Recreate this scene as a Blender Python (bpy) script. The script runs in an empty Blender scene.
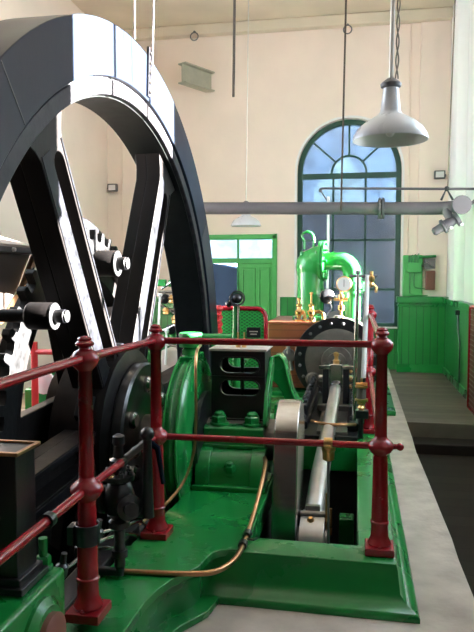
import bpy, bmesh, math, random
from mathutils import Vector, Matrix
random.seed(7)
PI = math.pi
C = bpy.context.scene.collection
sc = bpy.context.scene

# ------------------------------------------------------------------ materials
def mat(name, col, rough=.5, metal=0., var=.12, vscale=6., bump=.0, bscale=40., coat=0., col2=None, stretch=(1, 1, 1), spec=.5, ior=1.5):
    m = bpy.data.materials.new(name); m.use_nodes = True
    n = m.node_tree; N = n.nodes; L = n.links; b = N['Principled BSDF']
    b.inputs['Roughness'].default_value = rough
    b.inputs['Metallic'].default_value = metal
    b.inputs['Specular IOR Level'].default_value = spec; b.inputs['IOR'].default_value = ior
    if coat: b.inputs['Coat Weight'].default_value = coat; b.inputs['Coat Roughness'].default_value = .12
    tc = N.new('ShaderNodeTexCoord'); mp = N.new('ShaderNodeMapping'); mp.inputs['Scale'].default_value = stretch
    L.new(tc.outputs['Object'], mp.inputs['Vector'])
    nz = N.new('ShaderNodeTexNoise'); nz.inputs['Scale'].default_value = vscale; nz.inputs['Detail'].default_value = 6
    L.new(mp.outputs['Vector'], nz.inputs['Vector'])
    rp = N.new('ShaderNodeValToRGB'); rp.color_ramp.elements[0].position = .3; rp.color_ramp.elements[1].position = .72
    c2 = col2 if col2 else tuple(min(1, v*(1+var)) for v in col)
    c1 = tuple(v*(1-var) for v in col)
    rp.color_ramp.elements[0].color = (*c1, 1); rp.color_ramp.elements[1].color = (*c2, 1)
    L.new(nz.outputs['Fac'], rp.inputs['Fac']); L.new(rp.outputs['Color'], b.inputs['Base Color'])
    mr = N.new('ShaderNodeMapRange'); mr.inputs['To Min'].default_value = max(.03, rough*.8); mr.inputs['To Max'].default_value = min(1, rough*1.25)
    L.new(nz.outputs['Fac'], mr.inputs['Value']); L.new(mr.outputs['Result'], b.inputs['Roughness'])
    if bump:
        n2 = N.new('ShaderNodeTexNoise'); n2.inputs['Scale'].default_value = bscale; n2.inputs['Detail'].default_value = 4
        L.new(mp.outputs['Vector'], n2.inputs['Vector'])
        bp = N.new('ShaderNodeBump'); bp.inputs['Strength'].default_value = bump; bp.inputs['Distance'].default_value = .01
        L.new(n2.outputs['Fac'], bp.inputs['Height']); L.new(bp.outputs['Normal'], b.inputs['Normal'])
    return m

def boards(name, col, col2, width, axis='X', rough=.5, gap=.06, bump=.5, off=0., spec=.5):
    """boards running across `axis`: colour differs per board, thin dark joints"""
    m = bpy.data.materials.new(name); m.use_nodes = True
    n = m.node_tree; N = n.nodes; L = n.links; b = N['Principled BSDF']
    b.inputs['Roughness'].default_value = rough
    b.inputs['Specular IOR Level'].default_value = spec
    tc = N.new('ShaderNodeTexCoord'); sp = N.new('ShaderNodeSeparateXYZ'); L.new(tc.outputs['Object'], sp.inputs[0])
    d = N.new('ShaderNodeMath'); d.operation = 'MULTIPLY_ADD'; d.inputs[1].default_value = 1/width; d.inputs[2].default_value = 100+off
    L.new(sp.outputs[axis], d.inputs[0])
    fl = N.new('ShaderNodeMath'); fl.operation = 'FLOOR'; L.new(d.outputs[0], fl.inputs[0])
    fr = N.new('ShaderNodeMath'); fr.operation = 'FRACT'; L.new(d.outputs[0], fr.inputs[0])
    wn = N.new('ShaderNodeTexWhiteNoise'); wn.noise_dimensions = '1D'; L.new(fl.outputs[0], wn.inputs['W'])
    mx = N.new('ShaderNodeMix'); mx.data_type = 'RGBA'; mx.inputs['A'].default_value = (*col, 1); mx.inputs['B'].default_value = (*col2, 1)
    nz = N.new('ShaderNodeTexNoise'); nz.inputs['Scale'].default_value = 7; nz.inputs['Detail'].default_value = 6
    L.new(tc.outputs['Object'], nz.inputs['Vector'])
    av = N.new('ShaderNodeMath'); av.operation = 'ADD'; L.new(wn.outputs['Value'], av.inputs[0]); L.new(nz.outputs['Fac'], av.inputs[1])
    hv = N.new('ShaderNodeMath'); hv.operation = 'MULTIPLY_ADD'; hv.inputs[1].default_value = .7; hv.inputs[2].default_value = -.2; L.new(av.outputs[0], hv.inputs[0])
    hv.use_clamp = True
    L.new(hv.outputs[0], mx.inputs['Factor'])
    g = N.new('ShaderNodeMath'); g.operation = 'LESS_THAN'; g.inputs[1].default_value = gap; L.new(fr.outputs[0], g.inputs[0])
    m2 = N.new('ShaderNodeMix'); m2.data_type = 'RGBA'; L.new(g.outputs[0], m2.inputs['Factor']); L.new(mx.outputs['Result'], m2.inputs['A'])
    m2.inputs['B'].default_value = (*[v*.45 for v in col], 1)
    L.new(m2.outputs['Result'], b.inputs['Base Color'])
    bp = N.new('ShaderNodeBump'); bp.invert = True; bp.inputs['Strength'].default_value = bump; bp.inputs['Distance'].default_value = .008
    L.new(g.outputs[0], bp.inputs['Height']); L.new(bp.outputs['Normal'], b.inputs['Normal'])
    return m

M = {}
M['wall'] = mat('wall plaster', (.90, .765, .665), .85, var=.04, vscale=1.6, bump=.15, bscale=9)
M['dark_wall'] = boards('boarding darkened for reflections', (.025, .018, .014), (.04, .03, .022), .15, 'X', .6)  # for the unseen wall behind the camera, darkened to keep reflections and foreground dark
M['wall_white'] = mat('white plaster', (.86, .84, .82), .8, var=.03, vscale=2, bump=.15, bscale=9)
M['ceiling'] = mat('ceiling paint', (.70, .61, .48), .85, var=.10, vscale=1.2)
M['wainscot_b'] = boards('green beadboard back', (.008, .16, .032), (.012, .20, .04), .11, 'X', .35, .09)
M['wainscot_r'] = boards('green beadboard right', (.008, .16, .032), (.012, .20, .04), .11, 'Y', .35, .09)
M['planks'] = boards('worn floor planks', (.07, .052, .038), (.15, .12, .09), .16, 'Y', .6, .05)
M['aisle'] = boards('dark oiled floor boards', (.016, .012, .010), (.028, .021, .017), .2, 'Y', .6, .03, .2, spec=.1)
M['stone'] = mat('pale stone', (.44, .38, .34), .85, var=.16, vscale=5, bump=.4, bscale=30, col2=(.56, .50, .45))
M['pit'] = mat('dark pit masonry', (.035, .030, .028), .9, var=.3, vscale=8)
M['green'] = mat('green machine enamel', (.006, .185, .036), .27, var=.13, vscale=3, bump=.02, bscale=14, coat=.2)
M['green_lt'] = mat('green pipe enamel', (.025, .25, .055), .25, var=.08, vscale=5, bump=.06, bscale=12, coat=.3)
M['green_door'] = mat('green door paint', (.05, .36, .08), .42, var=.06, vscale=4)
M['win_green'] = mat('dark green window paint', (.010, .055, .040), .4, var=.1)
M['red'] = mat('dark red railing enamel', (.25, .005, .012), .25, var=.12, vscale=8, coat=.08)
M['red_lt'] = mat('bright red enamel', (.52, .03, .03), .35, var=.1)
M['black'] = mat('black machine paint', (.007, .007, .009), .30, var=.3, vscale=9, bump=.08, bscale=30, coat=.2)
M['blackblue'] = mat('blue black rim paint', (.0095, .013, .022), .3, var=.10, vscale=3, bump=.03, bscale=22, ior=1.22)
M['rimring'] = mat('grey rim ring paint', (.016, .017, .022), .45, var=.25, vscale=14, bump=.15, bscale=40, col2=(.04, .037, .040), ior=1.22)
M['rim_in'] = mat('dark rim inside paint', (.006, .007, .007), .5, var=.3, vscale=9, ior=1.2)
M['spoke'] = mat('dark spoke iron', (.007, .006, .006), .42, ior=1.22, var=.35, vscale=6, bump=.15, bscale=18, stretch=(1, 1, .3))
M['steelb'] = mat('worn bright spoke face', (.0048, .0052, .0075), .45, 0, var=.85, ior=1.25, vscale=22, bump=.2, bscale=16)
M['tooth'] = mat('worn gear tooth metal', (.0045, .0045, .005), .45, 0, var=.8, spec=.2, vscale=22, bump=.25, bscale=25)
M['washer'] = mat('worn washer steel', (.012, .012, .013), .4, 0, var=.4, vscale=20, spec=.3)
M['steel'] = mat('polished steel', (.52, .51, .50), .16, 1., var=.12, vscale=10, stretch=(1, 1, 6))
M['steeld'] = mat('oily steel', (.22, .20, .185), .38, .9, var=.3, vscale=12)
M['rod'] = mat('bright connecting rod steel', (.50, .48, .46), .33, .85, var=.12, vscale=9)
M['cover'] = mat('cast iron cylinder cover', (.085, .078, .066), .5, .35, var=.22, vscale=9, bump=.2, bscale=20)
M['brass'] = mat('brass', (.70, .42, .17), .28, 1., var=.2, vscale=14)
M['copper'] = mat('copper tube', (.52, .29, .15), .32, 1., var=.2, vscale=12)
M['lag'] = boards('varnished wood lagging', (.15, .036, .016), (.25, .075, .03), .085, 'Z', .35, .07)
M['grey'] = mat('grey pipe paint', (.075, .07, .08), .42, .0, var=.08, vscale=5)
M['greyd'] = mat('dark grey metal', (.11, .11, .115), .5, .2, var=.15)
M['shade'] = mat('grey enamelled lamp shade', (.62, .65, .70), .28, var=.04, coat=.3)
M['shade_in'] = mat('lamp shade lining', (.66, .70, .66), .3, var=.04)
M['white'] = mat('white enamel', (.75, .75, .73), .35, var=.05)
M['cream'] = mat('pinkish grey casing and lit keep top', (.46, .38, .34), .5, var=.1, vscale=9)
M['brown'] = mat('brown casing panel', (.030, .021, .017), .5, var=.2)
M['rope'] = mat('dark rope', (.05, .035, .025), .9, var=.2, vscale=60)
M['wire'] = mat('grey wire', (.16, .13, .10), .6, var=.1)
M['wirel'] = mat('pale conduit', (.66, .62, .56), .4, .2, var=.1)
M['slate'] = mat('outside slate wall', (.07, .08, .095), .8, var=.3, vscale=2.5, bump=.3)
M['pale_out'] = mat('outside pale grey sky cover', (.30, .36, .44), .8, var=.10, vscale=1)
M['house'] = mat('outside pale wall', (.50, .66, .70), .8, var=.06)
M['navy'] = mat('dark blue sheet metal', (.005, .009, .018), .7, var=.1, spec=.0)
M['brick'] = mat('brown fuse box', (.17, .06, .045), .5, var=.2)
M['beam'] = mat('pale green grey beam paint', (.42, .42, .33), .6)
M['mesh'] = None

def glass_mat():
    m = bpy.data.materials.new('window glass'); m.use_nodes = True
    N = m.node_tree.nodes; L = m.node_tree.links; N.clear()
    o = N.new('ShaderNodeOutputMaterial'); mx = N.new('ShaderNodeMixShader'); mx.inputs[0].default_value = .13
    t = N.new('ShaderNodeBsdfTransparent'); t.inputs[0].default_value = (.40, .45, .50, 1)
    g = N.new('ShaderNodeBsdfGlossy'); g.inputs['Roughness'].default_value = .15
    tr = N.new('ShaderNodeBsdfDiffuse'); tr.inputs[0].default_value = (.09, .095, .10, 1)
    m2 = N.new('ShaderNodeMixShader')
    tc = N.new('ShaderNodeTexCoord'); nz = N.new('ShaderNodeTexNoise'); nz.inputs['Scale'].default_value = 3.5; nz.inputs['Detail'].default_value = 7
    L.new(tc.outputs['Object'], nz.inputs['Vector'])
    mr = N.new('ShaderNodeMapRange'); mr.inputs['From Min'].default_value = .45; mr.inputs['From Max'].default_value = .8
    mr.inputs['To Min'].default_value = .05; mr.inputs['To Max'].default_value = .4
    L.new(nz.outputs['Fac'], mr.inputs['Value']); L.new(mr.outputs[0], m2.inputs[0])
    L.new(t.outputs[0], m2.inputs[1]); L.new(tr.outputs[0], m2.inputs[2])
    L.new(m2.outputs[0], mx.inputs[1]); L.new(g.outputs[0], mx.inputs[2]); L.new(mx.outputs[0], o.inputs[0])
    return m
M['glass'] = glass_mat()

def mesh_mat():
    m = bpy.data.materials.new('green painted diamond mesh'); m.use_nodes = True
    N = m.node_tree.nodes; L = m.node_tree.links; b = N['Principled BSDF']
    b.inputs['Roughness'].default_value = .4
    tc = N.new('ShaderNodeTexCoord'); sp = N.new('ShaderNodeSeparateXYZ'); L.new(tc.outputs['Object'], sp.inputs[0])
    outs = []
    for s in (1, -1):
        a = N.new('ShaderNodeMath'); a.operation = 'MULTIPLY_ADD'; a.inputs[1].default_value = s*1.6
        L.new(sp.outputs['Z'], a.inputs[0]); L.new(sp.outputs['X'], a.inputs[2])
        f = N.new('ShaderNodeMath'); f.operation = 'PINGPONG'; f.inputs[1].default_value = .028; L.new(a.outputs[0], f.inputs[0])
        l = N.new('ShaderNodeMath'); l.operation = 'LESS_THAN'; l.inputs[1].default_value = .008; L.new(f.outputs[0], l.inputs[0]); outs.append(l)
    mxx = N.new('ShaderNodeMath'); mxx.operation = 'MAXIMUM'; L.new(outs[0].outputs[0], mxx.inputs[0]); L.new(outs[1].outputs[0], mxx.inputs[1])
    mx = N.new('ShaderNodeMix'); mx.data_type = 'RGBA'; mx.inputs['A'].default_value = (.010, .10, .02, 1); mx.inputs['B'].default_value = (.02, .32, .05, 1)
    L.new(mxx.outputs[0], mx.inputs['Factor']); L.new(mx.outputs['Result'], b.inputs['Base Color'])
    return m
M['mesh'] = mesh_mat()

# ------------------------------------------------------------------ mesh builder
def frame_of(d):
    d = Vector(d).normalized()
    u = d.cross(Vector((0, 0, 1)))
    if u.length < 1e-4: u = d.cross(Vector((1, 0, 0)))
    u.normalize(); return d, u, d.cross(u).normalized()

class MB:
    def __init__(s): s.v = []; s.f = []
    def add(s, vs, fs):
        k = len(s.v); s.v += [Vector(v) for v in vs]; s.f += [tuple(i+k for i in f) for f in fs]; return s
    def box(s, x0, x1, y0, y1, z0, z1):
        vs = [(x, y, z) for x in (x0, x1) for y in (y0, y1) for z in (z0, z1)]
        return s.add(vs, [(0, 1, 3, 2), (4, 6, 7, 5), (0, 4, 5, 1), (2, 3, 7, 6), (0, 2, 6, 4), (1, 5, 7, 3)])
    def prism(s, poly, axis, a, b):
        """poly: 2D points; axis X -> (y,z), Y -> (x,z), Z -> (x,y)"""
        def P(p, t): return {'X': (t, p[0], p[1]), 'Y': (p[0], t, p[1]), 'Z': (p[0], p[1], t)}[axis]
        n = len(poly)
        return s.add([P(p, a) for p in poly]+[P(p, b) for p in poly],
                     [tuple(range(n)), tuple(range(2*n-1, n-1, -1))]+[(i, (i+1) % n, n+(i+1) % n, n+i) for i in range(n)])
    def tube(s, pts, r, seg=12, closed=False):
        pts = [Vector(p) for p in pts]; n = len(pts)
        rs = r if isinstance(r, (list, tuple)) else [r]*n
        rings = []; prev = None
        for i, p in enumerate(pts):
            if closed: d = (pts[(i+1) % n]-pts[i-1])
            else: d = (pts[min(i+1, n-1)]-pts[max(i-1, 0)])
            if i not in (0, n-1) or closed:
                a = (pts[i]-pts[i-1]).normalized(); b = (pts[(i+1) % n]-pts[i]).normalized(); d = a+b
                if d.length < 1e-5: d = b
            d.normalize()
            if prev is None: _, u, w = frame_of(d)
            else:
                u = prev-d*prev.dot(d)
                if u.length < 1e-5: _, u, w = frame_of(d)
                u.normalize()
            w = d.cross(u); prev = u
            rings.append([p+(u*math.cos(2*PI*k/seg)+w*math.sin(2*PI*k/seg))*rs[i] for k in range(seg)])
        vs = [v for rg in rings for v in rg]; fs = []
        m = n if closed else n-1
        for i in range(m):
            for k in range(seg):
                a = i*seg+k; b = i*seg+(k+1) % seg; j = ((i+1) % n)*seg
                fs.append((a, b, j+(k+1) % seg, j+k))
        if not closed: fs += [tuple(reversed(range(seg))), tuple((n-1)*seg+k for k in range(seg))]
        return s.add(vs, fs)
    def lathe(s, c, d, prof, seg=32):
        """prof: (radius, distance along d)"""
        c = Vector(c); d, u, w = frame_of(d); vs = []; fs = []; n = len(prof)
        for r, h in prof:
            r = max(r, 1e-4)
            vs += [c+d*h+(u*math.cos(2*PI*k/seg)+w*math.sin(2*PI*k/seg))*r for k in range(seg)]
        for i in range(n-1):
            for k in range(seg):
                fs.append((i*seg+k, i*seg+(k+1) % seg, (i+1)*seg+(k+1) % seg, (i+1)*seg+k))
        fs += [tuple(reversed(range(seg))), tuple((n-1)*seg+k for k in range(seg))]
        return s.add(vs, fs)
    def ball(s, c, r, seg=20, sq=1.):
        pr = [(r*math.sin(PI*i/12), -r*sq*math.cos(PI*i/12)) for i in range(13)]
        return s.lathe(c, (0, 0, 1), pr, seg)
    def ring(s, c, d, r0, r1, h0, h1, seg=48):
        """annular solid about axis d between radii r0<r1 and offsets h0..h1"""
        c = Vector(c); d, u, w = frame_of(d); vs = []; fs = []
        for (r, h) in ((r0, h0), (r1, h0), (r1, h1), (r0, h1)):
            vs += [c+d*h+(u*math.cos(2*PI*k/seg)+w*math.sin(2*PI*k/seg))*r for k in range(seg)]
        for i in range(4):
            j = (i+1) % 4
            for k in range(seg): fs.append((i*seg+k, i*seg+(k+1) % seg, j*seg+(k+1) % seg, j*seg+k))
        return s.add(vs, fs)
    def hexnut(s, c, d, r, h):
        s.lathe(c, d, [(r, 0), (r, h*.8), (r*.85, h)], 6)
        return s.lathe(Vector(c)+Vector(d).normalized()*h, d, [(r*.55, 0), (r*.55, h*.45), (r*.3, h*.6)], 12)
    def plate(s, outer, holes, axis, a, b):
        """flat plate with holes, filled by a temporary 2D curve; extruded a..b along axis"""
        cu = bpy.data.curves.new('tmp', 'CURVE'); cu.dimensions = '2D'; cu.fill_mode = 'BOTH'; cu.extrude = abs(b-a)/2
        for poly in [outer]+holes:
            sp = cu.splines.new('POLY'); sp.points.add(len(poly)-1); sp.use_cyclic_u = True
            for i, p in enumerate(poly): sp.points[i].co = (p[0], p[1], 0, 1)
        ob = bpy.data.objects.new('tmp', cu); C.objects.link(ob)
        bpy.context.view_layer.update()
        me = bpy.data.meshes.new_from_object(ob.evaluated_get(bpy.context.evaluated_depsgraph_get()))
        md = (a+b)/2
        def P(v): return {'X': (v.z+md, v.x, v.y), 'Y': (v.x, v.z+md, v.y), 'Z': (v.x, v.y, v.z+md)}[axis]
        s.add([P(v.co) for v in me.vertices], [tuple(p.vertices) for p in me.polygons])
        bpy.data.objects.remove(ob); bpy.data.curves.remove(cu); bpy.data.meshes.remove(me)
        return s
    def sweep(s, path, prof, closed=False):
        """sweep closed profile (offset to the right of travel, z) along a 2D path with mitred corners"""
        n = len(path); k = len(prof); vs = []; fs = []
        P = [Vector((p[0], p[1])) for p in path]
        for i in range(n):
            a = (P[i]-P[i-1]).normalized() if (i > 0 or closed) else None
            b = (P[(i+1) % n]-P[i]).normalized() if (i < n-1 or closed) else None
            if a is None: a = b
            if b is None: b = a
            na = Vector((a.y, -a.x)); nb = Vector((b.y, -b.x)); m = (na+nb).normalized(); m /= max(.3, m.dot(na))
            vs += [(P[i].x+m.x*o, P[i].y+m.y*o, z) for o, z in prof]
        for i in range(n if closed else n-1):
            for q in range(k):
                r = (q+1) % k; j = (i+1) % n
                fs.append((i*k+q, i*k+r, j*k+r, j*k+q))
        if not closed: fs += [tuple(range(k)), tuple(reversed([(n-1)*k+q for q in range(k)]))]
        return s.add(vs, fs)
    def build(s, name, m, parent=None, bevel=0., ang=35, smooth=True, origin=None):
        me = bpy.data.meshes.new(name)
        if parent is not None: org = Vector(parent.get('_w', (0, 0, 0)))
        elif origin: org = Vector(origin)
        else:
            xs = [v.x for v in s.v]; ys = [v.y for v in s.v]; zs = [v.z for v in s.v]
            org = Vector(((min(xs)+max(xs))/2, (min(ys)+max(ys))/2, min(zs)))
        me.from_pydata([tuple(v-org) for v in s.v], [], s.f)
        bm = bmesh.new(); bm.from_mesh(me)
        bmesh.ops.remove_doubles(bm, verts=bm.verts, dist=1e-5)
        bmesh.ops.recalc_face_normals(bm, faces=bm.faces)
        bm.to_mesh(me); bm.free()
        me.materials.append(m)
        if smooth:
            for p in me.polygons: p.use_smooth = True
            me.set_sharp_from_angle(angle=math.radians(ang))
        o = bpy.data.objects.new(name, me); C.objects.link(o)
        if parent is not None: o.parent = parent
        else: o.location = org
        o['_w'] = tuple(org)
        if bevel:
            b = o.modifiers.new('bevel', 'BEVEL'); b.width = bevel; b.segments = 2; b.limit_method = 'ANGLE'; b.angle_limit = math.radians(40)
            b.harden_normals = smooth
        return o

def thing(name, label, cat, loc, group=None):
    o = bpy.data.objects.new(name, None); C.objects.link(o); o.location = loc; o['_w'] = tuple(loc)
    o['label'] = label; o['category'] = cat
    if group: o['group'] = group
    o.empty_display_size = .1
    return o
def tag(o, label, cat, group=None):
    o['label'] = label; o['category'] = cat
    if group: o['group'] = group
    return o
def struct(o, label=None):
    o['kind'] = 'structure'
    if label: o['label'] = label
    return o
def arc(cx, cy, r, a0, a1, n, ry=None):
    ry = r if ry is None else ry
    return [(cx+r*math.cos(math.radians(a0+(a1-a0)*i/n)), cy+ry*math.sin(math.radians(a0+(a1-a0)*i/n))) for i in range(n+1)]
def smooth_path(pts, n=6):
    pts = [Vector(p) for p in pts]; out = []
    for i in range(len(pts)-1):
        p0 = pts[max(i-1, 0)]; p1 = pts[i]; p2 = pts[i+1]; p3 = pts[min(i+2, len(pts)-1)]
        for k in range(n):
            t = k/n
            out.append(.5*((2*p1)+(-p0+p2)*t+(2*p0-5*p1+4*p2-p3)*t*t+(-p0+3*p1-3*p2+p3)*t**3))
    out.append(pts[-1]); return out

# ------------------------------------------------------------------ camera
cam = bpy.data.cameras.new('camera'); co = bpy.data.objects.new('camera', cam); C.objects.link(co)
cam.sensor_fit = 'HORIZONTAL'; cam.sensor_width = 36; cam.lens = 660/474*36; cam.clip_start = .02
co.location = (0, 0, 1.30)
co.rotation_euler = (math.radians(90-3.555), 0, math.radians(10.286))
sc.camera = co

# ------------------------------------------------------------------ room
BY = 11.1          # back wall face
LX, RX = -4.32, 1.42
CZ = 5.46
FZ = -.26          # platform level
RY = -2.6

# back wall with arched window hole and door hole
wx0, wx1, wz0, wsp = -1.00, .70, .44, 3.01
wc = (wx0+wx1)/2; wr = (wx1-wx0)/2
win = [(wx0, wz0), (wx1, wz0)]+arc(wc, wsp, wr, 0, 180, 24)
door_hole = [(-2.66, FZ), (-1.335, FZ), (-1.335, 1.985), (-2.66, 1.985)]
b = MB().plate([(LX-.4, FZ-.3), (RX+.4, FZ-.3), (RX+.4, CZ+.2), (LX-.4, CZ+.2)], [win, door_hole], 'Y', BY, BY+.42)
struct(b.build('wall_back', M['wall'], smooth=False))
def rwin(y0, y1, z0, z1): return [(y0, z0), (y1, z0), (y1, z1), (y0, z1)]
wl_added = ((2.9, 4.7, .9, 4.6), (4.95, 6.75, .9, 4.6))  # unseen left windows, added so more sky light reaches the back wall
struct(MB().plate([(RY, FZ-.3), (BY, FZ-.3), (BY, CZ+.2), (RY, CZ+.2)], [rwin(*q) for q in wl_added], 'X', LX-.3, LX).build('wall_left', M['wall'], smooth=False))
for n_, (y0, y1, z0, z1) in enumerate(wl_added):
    f = MB(); X0, X1 = LX-.2, LX-.14
    f.box(X0, X1, y0, y0+.05, z0, z1).box(X0, X1, y1-.05, y1, z0, z1).box(X0, X1, y0, y1, z0, z0+.05).box(X0, X1, y0, y1, z1-.05, z1)
    for k in (1, 2): f.box(X0, X1, y0+(y1-y0)*k/3-.018, y0+(y1-y0)*k/3+.018, z0, z1)
    for k in (1, 2, 3): f.box(X0, X1, y0, y1, z0+(z1-z0)*k/4-.018, z0+(z1-z0)*k/4+.018)
    struct(f.build('window_%d' % (n_+4), M['win_green'], smooth=False))
struct(MB().box(LX-.3, RX+.9, RY-.3, RY, -.8, CZ+.2).build('wall_front', M['dark_wall'], smooth=False))
# right wall, thick, with tall window openings that let the sun in
WT = .75
def rwin(y0, y1, z0, z1): return [(y0, z0), (y1, z0), (y1, z1), (y0, z1)]
w1 = (3.50, 5.47, 1.40, 4.15); w2 = (7.32, 8.2, .95, 3.1); w3 = (.0, 2.0, 1.34, 4.15)
b = MB().plate([(RY, -.8), (BY, -.8), (BY, CZ+.2), (RY, CZ+.2)], [rwin(*w1), rwin(*w2)], 'X', RX, RX+WT)
struct(b.build('wall_right', M['wall_white'], smooth=False))
for n_, (y0, y1, z0, z1) in zip((2, 3), (w1, w2)):
    f = MB()
    X0, X1 = RX+WT-.10, RX+WT-.04
    f.box(X0, X1, y0, y0+.05, z0, z1).box(X0, X1, y1-.05, y1, z0, z1).box(X0, X1, y0, y1, z0, z0+.05).box(X0, X1, y0, y1, z1-.05, z1)
    for k in (1, 2): f.box(X0, X1, y0+(y1-y0)*k/3-.018, y0+(y1-y0)*k/3+.018, z0, z1)
    for k in (1, 2, 3):
        zz = z0+(z1-z0)*k/4
        if n_ == 3: f.box(X0, X1, y0, y1, zz-.018, zz+.018)
    struct(f.build('window_%d' % n_, M['win_green'], smooth=False))
# ceiling, cornice beam
struct(MB().box(LX-.3, RX+WT, RY-.3, BY+.4, CZ, CZ+.2).build('ceiling', M['ceiling'], smooth=False))
struct(MB().box(LX, RX, BY-.16, BY-.002, CZ-.17, CZ).build('trim_1', M['ceiling'], bevel=.02), 'pale cornice band along the top of the back wall')
struct(MB().box(LX, RX, 8.1, 8.5, CZ-.16, CZ).build('trim_2', M['ceiling'], bevel=.02), 'khaki painted ceiling beam crossing the room')
# pilaster strips and corner conduit on the back wall
struct(MB().box(.955, RX, BY-.055, BY-.001, .95, CZ-.17).build('trim_3', M['wall'], bevel=.01))
struct(MB().prism([(RX-.001, 9.3), (1.33, 9.3), (1.285, 9.33), (1.27, 9.38), (1.27, 9.65), (RX-.001, 9.65)], 'Z', .955, CZ-.17).build('trim_10', M['wall_white']), 'white rounded pilaster on the right wall')
# floors
struct(MB().box(.30, RX, RY, 7.09, -.62, -.50).build('floor', M['aisle'], smooth=False))
g = MB().box(.30, RX, 7.095, BY, -.60, FZ+.01).build('floor', M['planks'], smooth=False)
struct(g, 'worn brown plank platform one step above the dark aisle')
struct(MB().box(.56, RX, 6.78, 7.09, -.60, -.40).build('floor', M['aisle'], smooth=False, bevel=.01), 'dark wooden step up to the plank platform')
struct(MB().box(LX, -2.35, RY, BY, FZ-.2, FZ).build('floor', M['planks'], smooth=False))
struct(MB().box(-2.35, .30, 9.2, BY, FZ-.2, FZ).build('floor', M['planks'], smooth=False))
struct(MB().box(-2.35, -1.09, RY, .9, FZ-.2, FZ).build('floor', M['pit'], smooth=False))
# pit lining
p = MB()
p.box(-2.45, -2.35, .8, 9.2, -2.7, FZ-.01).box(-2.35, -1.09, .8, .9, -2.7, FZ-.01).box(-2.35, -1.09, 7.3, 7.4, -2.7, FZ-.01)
p.box(-2.35, -.5, .8, 7.4, -2.8, -2.7).box(-1.13, -1.092, .9, 7.3, -2.7, -.03)  # last box: thin dark sheet added to cover the brightly lit stone side
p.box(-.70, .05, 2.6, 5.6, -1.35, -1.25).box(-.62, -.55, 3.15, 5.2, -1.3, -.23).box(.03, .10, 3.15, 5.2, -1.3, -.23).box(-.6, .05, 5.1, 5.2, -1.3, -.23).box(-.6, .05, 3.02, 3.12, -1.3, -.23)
struct(p.build('floor', M['pit'], smooth=False), 'dark masonry lining of the flywheel and crank pits, with an added dark edge sheet')
# stone foundation and kerb
kerb = [(.575, -2.5), (.565, 1.6), (.56, 3.17), (.552, 3.6), (.556, 3.9), (.545, 4.4), (.536, 5.0), (.518, 5.8), (.525, 6.3), (.522, BY)]
st = MB()
st.prism([(-1.09, -2.5)]+kerb[:3]+[(.56, 3.0), (-1.09, 3.0)], 'Z', -.9, -.22)
st.prism([(.10, 3.0), (.56, 3.0)]+kerb[2:]+[(.10, BY)], 'Z', -.9, -.221)
st.box(-1.09, -.62, 3.0, 9.2, -1.0, -.222)
st.box(-.62, .10, 5.2, 9.2, -1.0, -.223)
st.box(-2.35, -1.09, 7.4, 9.2, -1.0, -.263)
struct(st.build('floor', M['stone'], bevel=.018, smooth=False), 'pale stone kerb and foundation under the green engine bed')

# wainscot
struct(MB().box(LX, -2.70, BY-.05, BY-.001, FZ, .93).box(-1.27, wx0-.0, BY-.05, BY-.001, FZ, .93).box(wx0, wx1, BY-.05, BY-.001, FZ, .42)
       .build('trim_4', M['wainscot_b'], smooth=False), 'green beadboard panelling on the back wall beside door and window')
struct(MB().box(.66, RX, BY-.30, BY-.002, FZ, .86).build('trim_5', M['wainscot_b'], smooth=False), 'tall green beadboard panelling right of the arched window')
struct(MB().box(.63, RX, BY-.34, BY-.003, .86, .955).box(.645, RX, BY-.325, BY-.004, .80, .83).box(.64, RX, BY-.33, BY-.32, FZ, FZ+.14).build('trim_6', M['green'], bevel=.012))
struct(MB().box(RX-.045, RX-.001, 6.3, BY-.30, FZ, .86).build('trim_7', M['wainscot_r'], smooth=False), 'green beadboard panelling along the right wall')
struct(MB().box(RX-.09, RX-.001, 6.3, BY-.34, .86, .95).box(RX-.07, RX-.046, 6.3, BY-.34, FZ, FZ+.12).build('trim_8', M['green'], bevel=.012))
struct(MB().box(RX-.03, RX-.001, RY, 6.3, -.5, .86).build('baseboard_right', M['wainscot_r'], smooth=False))

# ---- arched window
GY = BY+.16
fr = MB()
inn = [(wx0+.085, wz0+.06), (wx1-.085, wz0+.06)]+arc(wc, wsp, wr-.085, 0, 180, 24)
fr.plate(win, [inn], 'Y', GY-.04, GY+.04)
win_o = fr.build('window_1', M['win_green'], bevel=.006)
struct(win_o, 'tall arched window with dark green glazing bars')
gb = MB()
gb.box(wx0+.05, wx1-.05, GY-.035, GY+.035, 2.90, 2.99)
for x in (-.405, .125): gb.box(x-.017, x+.017, GY-.025, GY+.025, wz0, 2.95)
for z in (1.88, 1.06): gb.box(wx0+.05, wx1-.05, GY-.025, GY+.025, z-.017, z+.017)
gb.tube([(x, GY, z) for x, z in arc(wc, 2.99, .285, 0, 180, 16)], .02, 8)
for a_ in (40, 90, 140):
    ca, sa = math.cos(math.radians(a_)), math.sin(math.radians(a_))
    gb.tube([(wc+ca*.285, GY, 2.99+sa*.285), (wc+ca*(wr-.05), GY, 3.01+sa*(wr-.05))], .018, 8)
gb.build('glazing_bar', M['win_green'], win_o)
pn = MB().prism([(wx0+.04, wz0+.03), (wx1-.04, wz0+.03)]+arc(wc, wsp, wr-.04, 0, 180, 24), 'Y', GY+.004, GY+.010)
pn.build('pane', M['glass'], win_o, smooth=False)
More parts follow.
